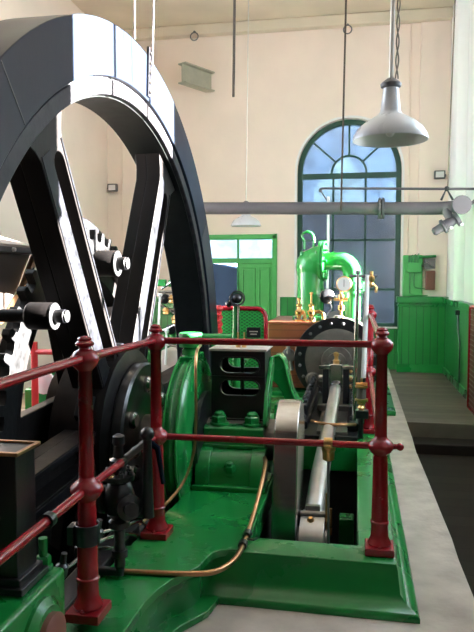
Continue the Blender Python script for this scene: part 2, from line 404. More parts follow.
# white splayed plaster margin round the window
mg = MB().plate([(wx0-.035, wz0), (wx1+.035, wz0)]+arc(wc, wsp, wr+.035, 0, 180, 24), [[(wx0, wz0-.01), (wx1, wz0-.01)]+arc(wc, wsp, wr, 0, 180, 24)], 'Y', BY-.012, BY-.002)
struct(mg.build('trim_9', M['wall_white'], smooth=False))

struct(MB().box(-2.1, 5, 18.2, 18.6, -3, 7.5).build('wall_outside', M['pale_out'], smooth=False), 'tall pale grey backdrop added outside behind the slate wall to hide bright sky')  # added so the upper panes don't look onto bright sky
# outside: neighbouring wall and gabled house
struct(MB().box(-1.7, 3.2, 14, 14.4, -3, 2.72).build('wall_outside', M['slate'], smooth=False), 'grey slate wall outside behind the arched window')
h = MB().prism([(-1.0, -3), (.12, -3), (.12, 3.5), (-.25, 4.05), (-.6, 3.75), (-1.0, 3.3)], 'Y', 15.5, 16.8)
tag(h.build('outside_house', M['house']), 'pale gabled outbuilding seen through the arched window', 'building')

# ---- double door with transom light
dr = MB()
x0, x1 = -2.66, -1.335; DY = BY+.03
dr.box(x1-.075, x1+.0, BY-.03, BY+.12, FZ, 1.985).box(x0, x0+.075, BY-.03, BY+.12, FZ, 1.985)
dr.box(x0, x1, BY-.03, BY+.12, 1.90, 1.985).box(x0, x1, BY-.02, BY+.12, 1.50, 1.585)
door = dr.build('door_1', M['green_door'], bevel=.008)
struct(door, 'green panelled door with a long transom light')
lf = MB().box(-1.985, x1-.075, DY, DY+.04, FZ+.01, 1.50)
for (xa, xb) in ((-1.93, -1.70), (-1.65, -1.45)):
    for (za, zb) in ((-.1, .45), (.55, 1.42)):
        lf.plate([(xa, za), (xb, za), (xb, zb), (xa, zb)], [[(xa+.03, za+.03), (xb-.03, za+.03), (xb-.03, zb-.03), (xa+.03, zb-.03)]], 'Y', DY-.02, DY+.001)
lf.build('door_leaf', M['green_door'], door, bevel=.004)
MB().box(-2.015, -1.985, DY-.02, DY+.06, FZ+.01, 1.50).build('door_edge', M['green'], door)
MB().box(x0+.02, x1-.02, DY+.04, DY+.05, 1.58, 1.91).build('transom_pane', M['glass'], door, smooth=False)
MB().box(-2.02, -1.99, DY, DY+.06, 1.58, 1.91).build('transom_bar', M['green_door'], door)
nv = MB().prism([(-3.6, -1)]+[(-1.95, -1), (-1.95, 1.26)]+[(-2.0, 1.36), (-2.2, 1.44), (-2.5, 1.50), (-2.8, 1.53), (-3.6, 1.53)], 'Y', 11.9, 12.6)
tag(nv.build('oil_tank', M['navy'], bevel=.02), 'dark blue rounded tank outside the open half of the door', 'tank')

# ---- electrical board on the right
eb = thing('switch_board', 'green painted switch board with conduits above the panelling right of window', 'electrical board', (.93, BY-.05, 1.0))
MB().box(.725, 1.04, BY-.10, BY-.056, .95, 1.62).build('backing_board', M['green_door'], eb, bevel=.02)
MB().box(.79, 1.01, BY-.17, BY-.09, 1.34, 1.50).build('fuse_box', M['green_door'], eb, bevel=.01)
for i, x in enumerate((.82, .86, .91, .96)):
    MB().tube([(x, BY-.12, 1.50), (x, BY-.12, 1.60+.01*i), (x+.02, BY-.12, 1.61+.01*i)], .009, 8).build('conduit', M['green'], eb)
for x, z in ((.84, .97), (.905, 1.08)):
    MB().tube(smooth_path([(x, BY-.12, 1.34), (x, BY-.12, z+.1), (x+.02, BY-.12, z+.02), (x+.15, BY-.12, z), (1.12, BY-.12, z)], 4), .008, 8).build('conduit', M['green'], eb)
MB().tube([(.97, BY-.12, 1.585), (1.24, BY-.10, 1.60)], .022, 10).build('conduit', M['green'], eb)
tag(MB().box(1.06, 1.23, BY-.14, BY-.057, 1.40, 1.56).tube([(1.02, BY-.1, 1.44), (1.1, BY-.15, 1.50), (1.2, BY-.15, 1.42)], .018, 8).build('junction_box', M['greyd'], bevel=.01),
    'dark grey junction box right of the green switch board', 'electrical box')
fb = tag(MB().box(1.08, 1.23, BY-.15, BY-.058, 1.06, 1.37).build('fuse_box', M['brick'], bevel=.012), 'brown fuse box below the junction box', 'electrical box')
MB().box(1.10, 1.21, BY-.162, BY-.151, 1.10, 1.33).tube([(1.155, BY-.15, 1.215), (1.155, BY-.18, 1.215)], .012, 8).build('fuse_box_door', M['brick'], fb, bevel=.004)
# black cord on the right wainscot
tag(MB().tube(smooth_path([(RX-.06, 9.35, .78), (RX-.065, 9.3, .55), (RX-.065, 9.15, .40), (RX-.065, 9.12, .0), (RX-.065, 9.12, FZ+.02)], 5), .010, 8).box(RX-.10, RX-.045, 9.32, 9.40, .76, .82).build('wall_cable', M['black']),
    'thin black cable running down the green panelling on the right', 'cable')

# ---- wall fittings
def floodlight(x, y, z, dx, label):
    t = thing('floodlight', label, 'light', (x, y, z))
    MB().box(x-.085, x+.085, y-.10, y-.02, z-.06, z+.07).build('housing', M['greyd'], t, bevel=.012)
    MB().box(x-.062, x+.062, y-.106, y-.101, z-.04, z+.05).build('lens', M['white'], t)
    MB().tube([(x+dx, y-.06, z), (x+dx, y, z-.02)], .015, 8).build('bracket', M['greyd'], t)
floodlight(1.27, BY-.06, 2.88, .09, 'small floodlight on the wall right of the arched window')
floodlight(-4.20, BY-.01, 2.81, -.09, 'small floodlight low in the left back corner, seen through the wheel')
bk = thing('beam_bracket', 'short grey I-section beam stub sticking out of the back wall', 'bracket', (-2.55, BY-.01, 4.38))
A_, B_ = Vector((-2.80, BY-.62)), Vector((-2.46, BY-.003)); n_ = Vector((-.87, -.48))*.0
dv2 = (B_-A_).normalized(); nn = Vector((-dv2.y, dv2.x))
def quad(a, b): return [tuple(A_+nn*a), tuple(B_+nn*a), tuple(B_+nn*b), tuple(A_+nn*b)]
s_ = MB().prism(quad(-.085, .085), 'Z', 4.38, 4.40).prism(quad(-.085, .085), 'Z', 4.68, 4.70).prism(quad(-.008, .008), 'Z', 4.40, 4.68)
s_.build('beam_section', M['beam'], bk)
for x, z, l in ((-2.70, 5.25, 'iron ring bolt high on the back wall above the beam stub'), (-.19, 5.20, 'iron ring bolt high on the back wall above the window')):
    r_ = MB().tube([(x+.065*math.cos(t*PI/8), BY-.19, z+.065*math.sin(t*PI/8)) for t in range(16)], .011, 8, True)
    r_.tube([(x, BY-.19, z+.075), (x, BY-.14, z+.09)], .02, 8)
    tag(r_.build('ring_bolt', M['greyd']), l, 'ring bolt')
tag(MB().tube([(-4.05, BY-.015, FZ), (-4.05, BY-.015, 3.6)], .011, 8).build('wall_conduit', M['wall']), 'thin cream conduit on the back wall near the left corner', 'conduit')
tag(MB().tube([(.80, BY-.015, 1.62), (.80, BY-.015, 5.28)], .011, 8).build('wall_conduit', M['wall']), 'thin cream conduit rising right of the arched window', 'conduit')

# ------------------------------------------------------------------ overhead pipes
pz = 2.125
pp = thing('overhead_pipe', 'thick grey steam pipe crossing in front of the arched window', 'pipe', (-.4, 8.5, 2.1))
path = [(-2.6, 8.5, 2.185), (.286, 8.5, pz+.005), (.95, 8.5, pz-.005)]
path += [(.95+.24*math.sin(math.radians(a_)), 8.5-.24+.24*math.cos(math.radians(a_)), pz-.005) for a_ in range(15, 91, 15)]
MB().tube(path+[(1.19, 8.12, pz-.01)], .079, 24).build('pipe', M['grey'], pp)
fl = MB()
for dx in (-.028, .012): fl.lathe((.286+dx, 8.5, pz+.005), (1, 0, 0), [(.135, 0), (.135, .022)], 24)
fl.build('flange', M['grey'], pp)
for k in range(8):
    a_ = 2*PI*k/8+.2
    MB().tube([(.245, 8.5+.108*math.cos(a_), pz+.108*math.sin(a_)), (.335, 8.5+.108*math.cos(a_), pz+.108*math.sin(a_))], .014, 8).build('bolt', M['greyd'], pp)
MB().tube([(1.19, 8.12, pz-.01), (1.19, 8.06, pz-.01)], .11, 20).build('end_flange', M['grey'], pp)
MB().tube([(1.06, 8.42, pz-.04), (1.10, 8.38, 2.0), (1.14, 8.38, 1.93)], .06, 14).build('branch', M['grey'], pp)
vb = thing('steam_valve', 'grey flanged valve hanging under the right end of the thick pipe', 'valve', (1.05, 8.33, 1.75))
MB().lathe((1.20, 8.34, 1.99), (-.85, 0, -.50), [(.04, 0), (.095, .01), (.095, .05), (.05, .06), (.065, .13), (.065, .18), (.09, .19), (.09, .22), (.055, .23), (.05, .33), (.03, .35)], 18).build('valve_body', M['grey'], vb)
for (x, z) in ((1.10, 1.86), (1.22, 1.90)): MB().hexnut((x, 8.25, z), (0, -1, 0), .02, .02).build('bolt', M['white'], vb)
MB().tube([(1.24, 8.35, 2.08), (1.41, 8.35, 2.21)], .020, 8).build('drain_pipe', M['grey'], vb)
ph = thing('pipe_hanger', 'black hanger rod and clip holding the right end of the thick pipe', 'hanger', (1.06, 8.45, 2.2))
MB().tube([(1.135, 8.45, CZ-.01), (1.075, 8.45, 2.36)], .008, 8).build('hanger_rod', M['wire'], ph)
MB().tube([(1.0, 8.45, 2.21), (1.06, 8.45, 2.35), (1.14, 8.45, 2.21)], .016, 8).ball((1.065, 8.45, 2.35), .032, 12).build('clip', M['black'], ph)
tag(MB().tube([(-.158, 8.42, CZ-.01), (-.206, 8.42, 2.10)], .012, 8).build('hanger_rod', M['rope']), 'dark rod hanging from the ceiling across the arched window to the pipe', 'hanger')
tp = MB().tube([(-.45, 8.62, 2.41), (RX-.01, 8.62, 2.36)], .016, 10)
tp.tube([(-.45, 8.62, 2.41), (-.48, 8.62, 2.395), (-.48, 8.62, 2.36)], .018, 8).tube([(-.47, 8.62, 2.38), (-.40, 8.61, 2.27), (-.37, 8.60, 2.22)], .010, 8)
tag(tp.build('gas_pipe', M['grey']), 'thin grey pipe running across just above the thick pipe', 'pipe')

# drop pipe to the gauge on the cylinder
dp = thing('gauge_pipe', 'thin white drop pipe bending to the pressure gauge column', 'pipe', (-.366, 8.0, .9))
MB().tube(smooth_path([(-.37, 8.58, 2.30), (-.37, 8.58, 1.6), (-.37, 8.5, 1.25), (-.365, 8.35, 1.11)], 4)+smooth_path([(-.355, 8.1, 1.06), (-.33, 7.7, 1.045), (-.2, 7.42, 1.06)], 4), .017, 10).build('tube', M['white'], dp)

# ------------------------------------------------------------------ lamps
def lamp(x, y, zb, r, topz, label, chain=True, rodr=.011):
    t = thing('pendant_lamp', label, 'lamp', (x, y, zb))
    k = r/.186
    prof = [(r, 0), (r*1.005, .006*k), (r*.97, .030*k), (r*.86, .062*k), (r*.68, .090*k), (r*.48, .112*k), (r*.335, .128*k), (r*.275, .145*k), (r*.245, .19*k), (r*.205, .245*k), (r*.20, .262*k)]
    inn = [(q*.965, h_-.004*k) for q, h_ in prof[2:-1]]
    s = MB(); c = (x, y, zb); d, u, w = frame_of((0, 0, 1)); seg = 40
    allp = prof+[(r*.05, .262*k)]
    vs = [Vector(c)+d*h_+(u*math.cos(2*PI*q/seg)+w*math.sin(2*PI*q/seg))*rr for rr, h_ in allp for q in range(seg)]
    fs = [(i*seg+q, i*seg+(q+1) % seg, (i+1)*seg+(q+1) % seg, (i+1)*seg+q) for i in range(len(allp)-1) for q in range(seg)]
    s.add(vs, fs); s.build('lamp_shade', M['shade'], t)
    s = MB(); allp = [(r*.995, .0005)]+inn+[(r*.05, .2*k)]
    vs = [Vector(c)+d*h_+(u*math.cos(2*PI*q/seg)+w*math.sin(2*PI*q/seg))*rr for rr, h_ in allp for q in range(seg)]
    fs = [(i*seg+q, i*seg+(q+1) % seg, (i+1)*seg+(q+1) % seg, (i+1)*seg+q) for i in range(len(allp)-1) for q in range(seg)]
    s.add(vs, fs); s.build('shade_lining', M['shade_in'], t)
    zt = zb+.262*k
    MB().lathe((x, y, zt-.004), (0, 0, 1), [(.036*k, 0), (.05*k, .008*k), (.052*k, .022*k), (.04*k, .034*k), (.018*k, .05*k)], 20).build('gallery', M['greyd'], t)
    MB().ball((x, y, zb+.05*k), .024*k, 14, 1.3).build('bulb', M['white'], t)
    MB().tube([(x, y, zt+.03), (x+.012*(topz-zt), y, topz)], rodr, 10).build('rod', M['wirel'], t)
    if chain:
        pts = []; n = 220; L_ = topz-zt-.05
        for j in range(2):
            pts = [(x+.026+.012*(L_*i/n)+.006*math.cos(i*.55+j*PI), y+.006*math.sin(i*.55+j*PI), zt+.04+L_*i/n) for i in range(n+1)]
            MB().tube(pts, .0035, 5).build('twisted_cord', M['wire'], t)
lamp(.145, 3.2, 1.925, .172, CZ-.005, 'large grey enamelled lamp shade hanging in front of the arched window')
lamp(-1.575, 9.4, 2.0, .215, CZ-.005, 'grey lamp shade hanging beyond the thick pipe above the green door', False, .007)
tag(MB().tube([(-1.05, 5.8, CZ-.005), (-1.085, 5.8, 2.86)], [.011, .012], 8).build('hanging_rope', M['rope']), 'dark rope end hanging from the ceiling left of the window', 'rope')
hk = MB().tube([(-.05+.05*math.cos(math.radians(a_)), 4.0, 3.10+.062*math.sin(math.radians(a_))) for a_ in range(150, 400, 15)], .013, 8)
hk.tube([(-.012, 4.0, 3.14), (-.02, 4.0, CZ-.005)], .010, 8).tube([(-.093, 4.0, 3.13), (-.09, 4.0, CZ-.005)], .008, 8)
tag(hk.build('chain_loop', M['brick']), 'reddish loop of lifting chain hanging at the top of the picture', 'chain')
wr_ = MB().tube([(-1.318, 3.9, CZ-.005), (-1.335, 3.9, 2.72)], .004, 8)
tag(wr_.build('pale_conduit', M['grey']), 'shorter pale drop rod over the top of the flywheel', 'rod')
wr_ = MB().tube([(-1.18, 4.05, CZ-.005), (-1.275, 4.05, 2.55), (-1.27, 4.05, 2.36)], .0045, 8)
tag(wr_.build('pale_conduit', M['grey']), 'longer pale drop rod beside the black joint plate of the flywheel', 'rod')

# ------------------------------------------------------------------ flywheel
AY, AZ = 4.13, .25
R0, R1, R2 = 2.535, 2.235, 2.135
fw = thing('flywheel', 'huge black flywheel with six spokes standing in the pit at the left', 'flywheel', (-1.56, AY, AZ))
def rpt(r, a_): return (AY+r*math.cos(math.radians(a_)), AZ+r*math.sin(math.radians(a_)))
def ringsect(mb, r0, r1, xa, xb, seg=160):
    vs = []; fs = []
    for (r, x) in ((r0, xa), (r1, xa), (r1, xb), (r0, xb)):
        vs += [(x,)+rpt(r, 360*k/seg) for k in range(seg)]
    for i in range(4):
        j = (i+1) % 4
        for k in range(seg): fs.append((i*seg+k, i*seg+(k+1) % seg, j*seg+(k+1) % seg, j*seg+k))
    mb.add(vs, fs)
r_ = MB(); ringsect(r_, R1, R0, -1.40, -1.72); r_.build('rim', M['blackblue'], fw, bevel=.006)
r_ = MB(); ringsect(r_, R2, R1-.012, -1.415, -1.735); ringsect(r_, R1-.02, R1+.02, -1.43, -1.72)
r_.build('rim_ring', M['rimring'], fw, bevel=.008)
r_ = MB(); ringsect(r_, R2-.012, R2+.006, -1.45, -1.72); r_.build('rim_lining', M['rim_in'], fw)
# seams of the rim casing plates
for a_ in (131.2, 38, 300, 215):
    s = MB()
    q = [rpt(R1+.01, a_-.1), rpt(R0-.01, a_-.1), rpt(R0-.01, a_+.1), rpt(R1+.01, a_+.1)]
    s.prism(q, 'X', -1.4, -1.3975); s.build('plate_seam', M['black'], fw)
a_ = 84.6
q = [rpt(R1+.02, a_-.45), rpt(R0+.05, a_-.55), rpt(R0+.05, a_+.75), rpt(R1+.02, a_+.7)]
jp = MB().prism(q, 'X', -1.40, -1.385).build('joint_plate', M['black'], fw)
for k in range(5):
    y_, z_ = rpt(R1+.05+.065*k, a_+.12); MB().hexnut((-1.385, y_, z_), (1, 0, 0), .012, .012).build('bolt', M['steeld'], jp)
SPA = (2, 62, 122, 182, 242, 302)
for a_ in SPA:
    ca, sa = math.cos(math.radians(a_)), math.sin(math.radians(a_))
    def T(r, t): return (AY+r*ca-t*sa, AZ+r*sa+t*ca)
    # web plate and side flanges (channel opens towards the aisle)
    wi, wo = .165, .138
    outer = [T(.34, -wi), T(1.95, -wo), T(2.02, -wo-.03), T(R2+.005, -wo-.13), T(R2+.005, wo+.13), T(2.02, wo+.03), T(1.95, wo), T(.34, wi)]
    s = MB().prism(outer, 'X', -1.60, -1.685)
    # channel hole offset so the leading flange is the wider one
    def stad(r0, r1, ta, tb):
        ri = (tb-ta)/2; tc = (ta+tb)/2
        pts = []
        for i in range(9):
            t = PI*i/8; pts.append(T(r1+ri*math.sin(t)*1.2, tc-ri*math.cos(t)))
        for i in range(9):
            t = PI*i/8; pts.append(T(r0-ri*math.sin(t)*1.2, tc+ri*math.cos(t)))
        return pts
    s.plate(outer, [stad(.62, 1.86, -.112, .015)], 'X', -1.49, -1.601)
    sp = s.build('spoke', M['spoke'], fw, bevel=.006)
    # worn bright faces
    f1 = MB().prism([T(.50, .030), T(1.98, .026), T(1.98, wo-.010), T(.50, wi-.014)], 'X', -1.4895, -1.484)
    f1.build('worn_face', M['steelb'], sp, bevel=.003)
    f2 = MB().prism([T(.50, -wi+.010), T(1.98, -wo+.006), T(1.98, -wo+.016), T(.50, -wi+.026)], 'X', -1.4895, -1.484)
    f2.build('worn_edge', M['steelb'], sp)
# bored holes and studs on the spokes
for r_a, aa in ((.98, 62),):
    pass
hb = MB().lathe((-1.80, AY, AZ), (1, 0, 0), [(.50, 0), (.56, .02), (.56, .34), (.52, .36), (.40, .37)], 56)
hb.build('hub', M['spoke'], fw)
hp = MB().lathe((-1.44, AY, AZ), (1, 0, 0), [(.46, 0), (.475, .015), (.475, .07), (.46, .085), (.30, .085), (.28, .075), (.2, .075)], 56)
hubp = hp.build('hub_plate', M['black'], fw)
for k in range(6):
    y_, z_ = rpt(.335, 32+60*k)
    MB().lathe((-1.365, y_, z_), (1, 0, 0), [(.052, 0), (.052, .03), (.04, .045)], 18).build('hub_bolt', M['steel'], hubp)
MB().tube([(-2.6, AY, AZ), (-.45, AY, AZ)], .13, 32).build('shaft', M['steeld'], fw)
# bolted lugs between the spokes and the hub
for a_ in SPA:
    y_, z_ = rpt(.62, a_+30)
    MB().prism([rpt(.50, a_+18), rpt(.60, a_+24), rpt(.60, a_+36), rpt(.50, a_+42)], 'X', -1.52, -1.62).build('hub_lug', M['steelb'], fw, bevel=.01)
# crank web, pin
PY, PZ = 3.97, -.33
d_ = math.degrees(math.atan2(PZ-AZ, PY-AY)); L_ = math.hypot(PY-AY, PZ-AZ)
web = arc(AY, AZ, .262, d_+90, d_+270, 20)+arc(PY, PZ, .24, d_-90, d_+90, 20)
MB().prism(web, 'X', -.480, -.335).build('crank_web', M['steel'], fw, bevel=.008)
MB().tube([(-.48, PY, PZ), (-.16, PY, PZ)], .085, 24).build('crank_pin', M['steeld'], fw)

# green eccentric
ec = thing('eccentric_strap', 'green eccentric strap standing edge-on between flywheel and bearing', 'eccentric', (-1.05, AY, AZ))
e = MB().lathe((-1.125, AY-.02, AZ+.02), (1, 0, 0), [(.40, 0), (.47, .01), (.50, .035), (.515, .075), (.50, .115), (.47, .14), (.40, .15)], 64)
e.build('strap', M['green'], ec)
for x in (-1.088, -1.012): MB().ring((x, AY-.02, AZ+.02), (1, 0, 0), .50, .522, -.006, .006, 64).build('strap_rib', M['green_lt'], ec)
MB().lathe((-1.05, AY-.02, AZ+.52), (0, 0, 1), [(.055, 0), (.055, .05), (.045, .06), (.075, .07), (.078, .15), (.07, .16)], 24).build('oil_cup', M['green_lt'], ec)
MB().box(-1.09, -1.0, AY-.16, AY+.16, AZ+.49, AZ+.54).build('strap_lug', M['green'], ec, bevel=.008)
MB().tube([(-1.05, AY+.45, AZ+.1), (-1.05, 7.0, .55)], .03, 12).build('eccentric_rod', M['green'], ec)
lb = MB().box(-1.00, -.90, 4.5, 4.56, .60, .86).tube([(-1.1, 4.52, .86), (-.86, 4.52, .86)], .03, 12)
lb.tube(smooth_path([(-.98, 4.52, .70), (-.93, 4.52, .66), (-.90, 4.52, .72), (-.92, 4.52, .80)], 4), .018, 8)
lb.build('green_bracket', M['green_lt'], ec)
# governor drive pulley and nuts beside the eccentric
pl = thing('shaft_collar', 'black bolted shaft collar between the eccentric and the bearing', 'collar', (-.955, AY, AZ))
MB().lathe((-.975, AY, AZ), (1, 0, 0), [(.17, 0), (.30, .005), (.30, .035), (.17, .04)], 36).build('collar', M['black'], pl)
for k in range(8):
    y_, z_ = rpt(.25, 45*k+10); MB().hexnut((-.975, y_, z_), (-1, 0, 0), .026, .03).build('bolt', M['greyd'], pl)

# ------------------------------------------------------------------ engine bed
bed = thing('engine_bed', 'green painted cast engine bed on the stone foundation', 'engine bed', (-.3, 3.1, -.22))
prof = [(-.175, -.15), (-.175, -.006), (-.169, 0), (-.012, 0), (0, -.006), (.006, -.03), (.018, -.135), (.045, -.165), (.088, -.185), (.098, -.20), (.098, -.22), (-.02, -.22), (-.02, -.15)]
f = MB().sweep([(-.70, 3.00), (.19, 2.985), (.19, 7.25)], prof)
f.build('front_frame', M['green'], bed, bevel=.003, ang=50)
# left rail that curves towards the viewer
neck = [(-1.075, 1.25), (-.83, 1.25), (-.82, 2.25), (-.815, 2.45), (-.795, 2.56), (-.765, 2.65), (-.72, 2.72), (-.68, 2.79), (-.665, 2.88), (-.655, 2.94), (-.62, 2.985), (-.575, 3.0), (-.51, 3.0), (-.51, 7.0), (-.985, 7.0), (-.985, 3.9), (-1.0, 3.55), (-1.04, 3.2), (-1.07, 2.8)]
def inset(poly, d):
    n = len(poly); out = []
    for i in range(n):
        a = Vector(poly[i])-Vector(poly[i-1]); c_ = Vector(poly[(i+1) % n])-Vector(poly[i]); a.normalize(); c_.normalize()
        na = Vector((-a.y, a.x)); nb = Vector((-c_.y, c_.x)); m = (na+nb).normalized(); m /= max(.4, m.dot(na))
        out.append((poly[i][0]+m.x*d, poly[i][1]+m.y*d))
    return out
f = MB().prism(neck, 'Z', -.035, .004)
f.prism(inset(neck, .028), 'Z', -.22, -.034)
f.build('left_frame', M['green'], bed, bevel=.006, ang=50)
fo = inset(neck, -.05)
f = MB().prism([p_ for p_ in fo if p_[0] > -.9 and p_[1] < 3.02]+[(-.58, 3.06), (-.9, 3.06), (-.9, 1.3)], 'Z', -.219, -.185)
f.build('foot_flange', M['green'], bed, bevel=.006)
for (x, y) in ((-.745, 2.855), (-.80, 2.0)):
    MB().lathe((x, y, -.12), (.75, -.65, 0), [(.034, -.05), (.034, .006), (.028, .012)], 20).hexnut((x+.01, y-.008, -.12), (.75, -.65, 0), .024, .02).build('bed_bolt', M['green'], bed)
f = MB().box(-.515, .02, 5.03, 5.12, -.2, -.003)
f.box(-.515, .02, 5.12, 7.0, -.06, -.002)
f.build('cross_beam', M['green'], bed, bevel=.006)
MB().tube([(-.42, 5.95, -.003), (-.42, 5.95, .05)], .035, 12).build('bed_stud', M['green'], bed)
# cylinder foot
f = MB().box(-1.0, .30, 7.26, 9.1, -.1, .0).box(-1.05, .43, 7.24, 9.15, -.222, -.17).box(-.98, .26, 7.28, 9.08, -.2, -.05)
f.build('cylinder_foot', M['green'], bed, bevel=.01)
MB().tube([(.23, 5.30, -.20), (.23, 5.30, -.15)], .02, 8).build('bed_stud', M['green'], bed)

# ------------------------------------------------------------------ main bearing
mbg = thing('main_bearing', 'green crank bearing pedestal with a black slotted keep on top', 'bearing', (-.72, 4.0, .0))
X0, X1 = -.955, -.535
prof_c = [(3.84, .001), (3.84, .035)]+[(3.985-.135*math.cos(math.radians(a_)), .04+.185*math.sin(math.radians(a_))) for a_ in (5, 15, 25, 35, 45, 55, 65, 78)]+[(3.985, .235), (3.97, .245), (3.97, .345), (3.985, .36), (4.42, .36), (4.42, .001)]
prof_s = [(3.82, .001), (3.82, .04), (3.825, .10), (3.85, .165), (3.90, .215), (3.94, .235), (4.42, .235), (4.42, .001)]
f = MB().prism(prof_c, 'X', X0+.02, X1-.02)
f.prism(prof_s, 'X', X0, X0+.085).prism(prof_s, 'X', X1-.085, X1)
f.box(X0-.015, X1+.015, 3.80, 4.45, .004, .034)
f.build('pedestal', M['green'], mbg, bevel=.006, ang=45)
f = MB().box(X0+.01, X1-.01, 3.955, 4.43, .225, .25)
f.prism([(4.0, .36), (4.12, .36), (4.36, .70), (4.36, .76), (4.30, .76), (4.06, .56), (3.98, .38)], 'X', X1-.028, X1-.002)
f.build('bearing_cap', M['green'], mbg, bevel=.005)
MB().lathe((-.745, 3.88, .12), (0, -.85, .5), [(.05, -.03), (.055, 0), (.045, .008)], 24).hexnut((-.745, 3.868, .115), (0, -.3, .95), .036, .04).build('cap_nut', M['green'], mbg)
for x in (-.845, -.635):
    n_ = MB().lathe((x, 4.035, .36), (0, 0, 1), [(.06, 0), (.06, .012), (.052, .016)], 24).hexnut((x, 4.035, .375), (0, 0, 1), .050, .045)
    n_.lathe((x, 4.035, .422), (0, 0, 1), [(.036, 0), (.034, .012), (.02, .024)], 16)
    n_.build('cap_nut', M['green'], mbg)
def stadium(cx, cz, hw, hh):
    return arc(cx+hw-hh, cz, hh, -90, 90, 8)+arc(cx-hw+hh, cz, hh, 90, 270, 8)
bx0, bx1 = -.915, -.565
def keep_plate(y0, y1):
    cx = (bx0+bx1)/2+.01
    return MB().plate([(bx0, .36), (bx1, .36), (bx1, .815), (bx0, .815)], [stadium(cx, .725, .125, .048), stadium(cx, .580, .125, .048)], 'Y', y0, y1)
kb = keep_plate(4.11, 4.135).build('slotted_plate', M['black'], mbg, bevel=.004)
keep_plate(4.37, 4.39).build('slotted_plate', M['black'], mbg, bevel=.004)
for z in (.725, .580):
    cx = (bx0+bx1)/2+.01
    MB().plate(stadium(cx, z, .135, .057), [stadium(cx, z, .124, .047)], 'Y', 4.104, 4.112).build('slot_rim', M['black'], kb, bevel=.002)
MB().box(bx0, bx0+.02, 4.13, 4.38, .36, .815).box(bx1-.02, bx1, 4.13, 4.38, .36, .815).box(bx0+.01, bx1-.01, 4.13, 4.38, .36, .45).build('side_plate', M['black'], mbg)
MB().box(bx0-.012, bx1+.012, 4.095, 4.40, .816, .832).build('top_plate', M['cream'], mbg, bevel=.003)  # pale pinkish colour stands in for light falling on the black keep's top
MB().box(bx0-.004, bx1+.004, 4.10, 4.112, .650, .656).build('seam_strip', M['black'], mbg)
MB().box(bx0-.006, bx1+.006, 4.095, 4.115, .361, .385).build('foot_strip', M['black'], mbg, bevel=.003)
MB().tube([(-.735, 4.25, .45), (-.735, 4.25, .815)], .012, 10).build('wick_tube', M['black'], mbg)
for x in (-.755, -.715): MB().tube([(x, 4.2, .832), (x, 4.2, .93)], .006, 8).lathe((x, 4.2, .832), (0, 0, 1), [(.016, 0), (.016, .018), (.008, .026)], 12).build('oil_pipe', M['brass'], mbg)
# curved green splash guard behind the bearing
sg = [(-.66, .52), (-.655, .62), (-.625, .675), (-.58, .685), (-.545, .65), (-.515, .53), (-.48, .40), (-.44, .33), (-.40, .30), (-.44, .28), (-.52, .30), (-.56, .40), (-.60, .46)]
g_ = MB().prism(sg, 'Y', 5.0, 5.22)
g_.prism([(-.62, .3), (-.50, .3), (-.50, .0), (-.62, .0)], 'Y', 5.02, 5.2)
so = g_.build('splash_guard', M['green'], bevel=.012)
tag(so, 'curved green splash guard behind the bearing, beside the wood chest', 'guard')
MB().tube([(-.625, 4.992, .675), (-.58, 4.992, .685), (-.545, 4.992, .65), (-.515, 4.992, .53), (-.48, 4.992, .40), (-.44, 4.992, .33)], .010, 8).build('guard_bead', M['green_lt'], so)
# vertical side rail of the bearing towards the crank
# ------------------------------------------------------------------ connecting rod & crosshead
CY, CZh = 6.15, .42
cr = thing('connecting_rod', 'bright steel connecting rod sloping down from the crosshead into the crank pit', 'connecting rod', (-.26, PY, PZ))
MB().tube([(-.255, PY+.12, PZ+.05), (-.235, 4.5, -.075), (-.205, 5.3, .10), (-.18, 5.98, .27)], [.070, .064, .056, .048], 28).build('rod', M['rod'], cr)
be = MB().prism(arc(PY, PZ, .155, 100, 320, 16)+[(PY+.10, PZ-.09), (PY+.25, PZ-.02), (PY+.22, PZ+.12), (PY+.05, PZ+.16)], 'X', -.325, -.175)
be.build('big_end', M['rod'], cr, bevel=.02)
MB().tube([(-.33, PY+.02, PZ+.165), (-.17, PY+.02, PZ+.165)], .018, 10).box(-.30, -.21, PY+.09, PY+.13, PZ+.10, PZ+.19).build('cotter', M['steeld'], cr, bevel=.004)
MB().lathe((-.26, PY-.04, PZ+.14), (0, -.4, 1), [(.022, 0), (.022, .015), (.012, .03)], 12).build('oil_plug', M['brass'], cr)
MB().tube([(-.165, PY, PZ+.08), (-.165, PY+.02, PZ+.30)], .010, 8).tube([(-.14, PY, PZ+.05), (-.14, PY-.02, PZ+.22)], .008, 8).build('oil_pipe', M['brass'], cr)
MB().tube([(-.18, 5.97, .268), (-.178, 6.04, .288)], .058, 24).build('small_end_collar', M['steel'], cr)

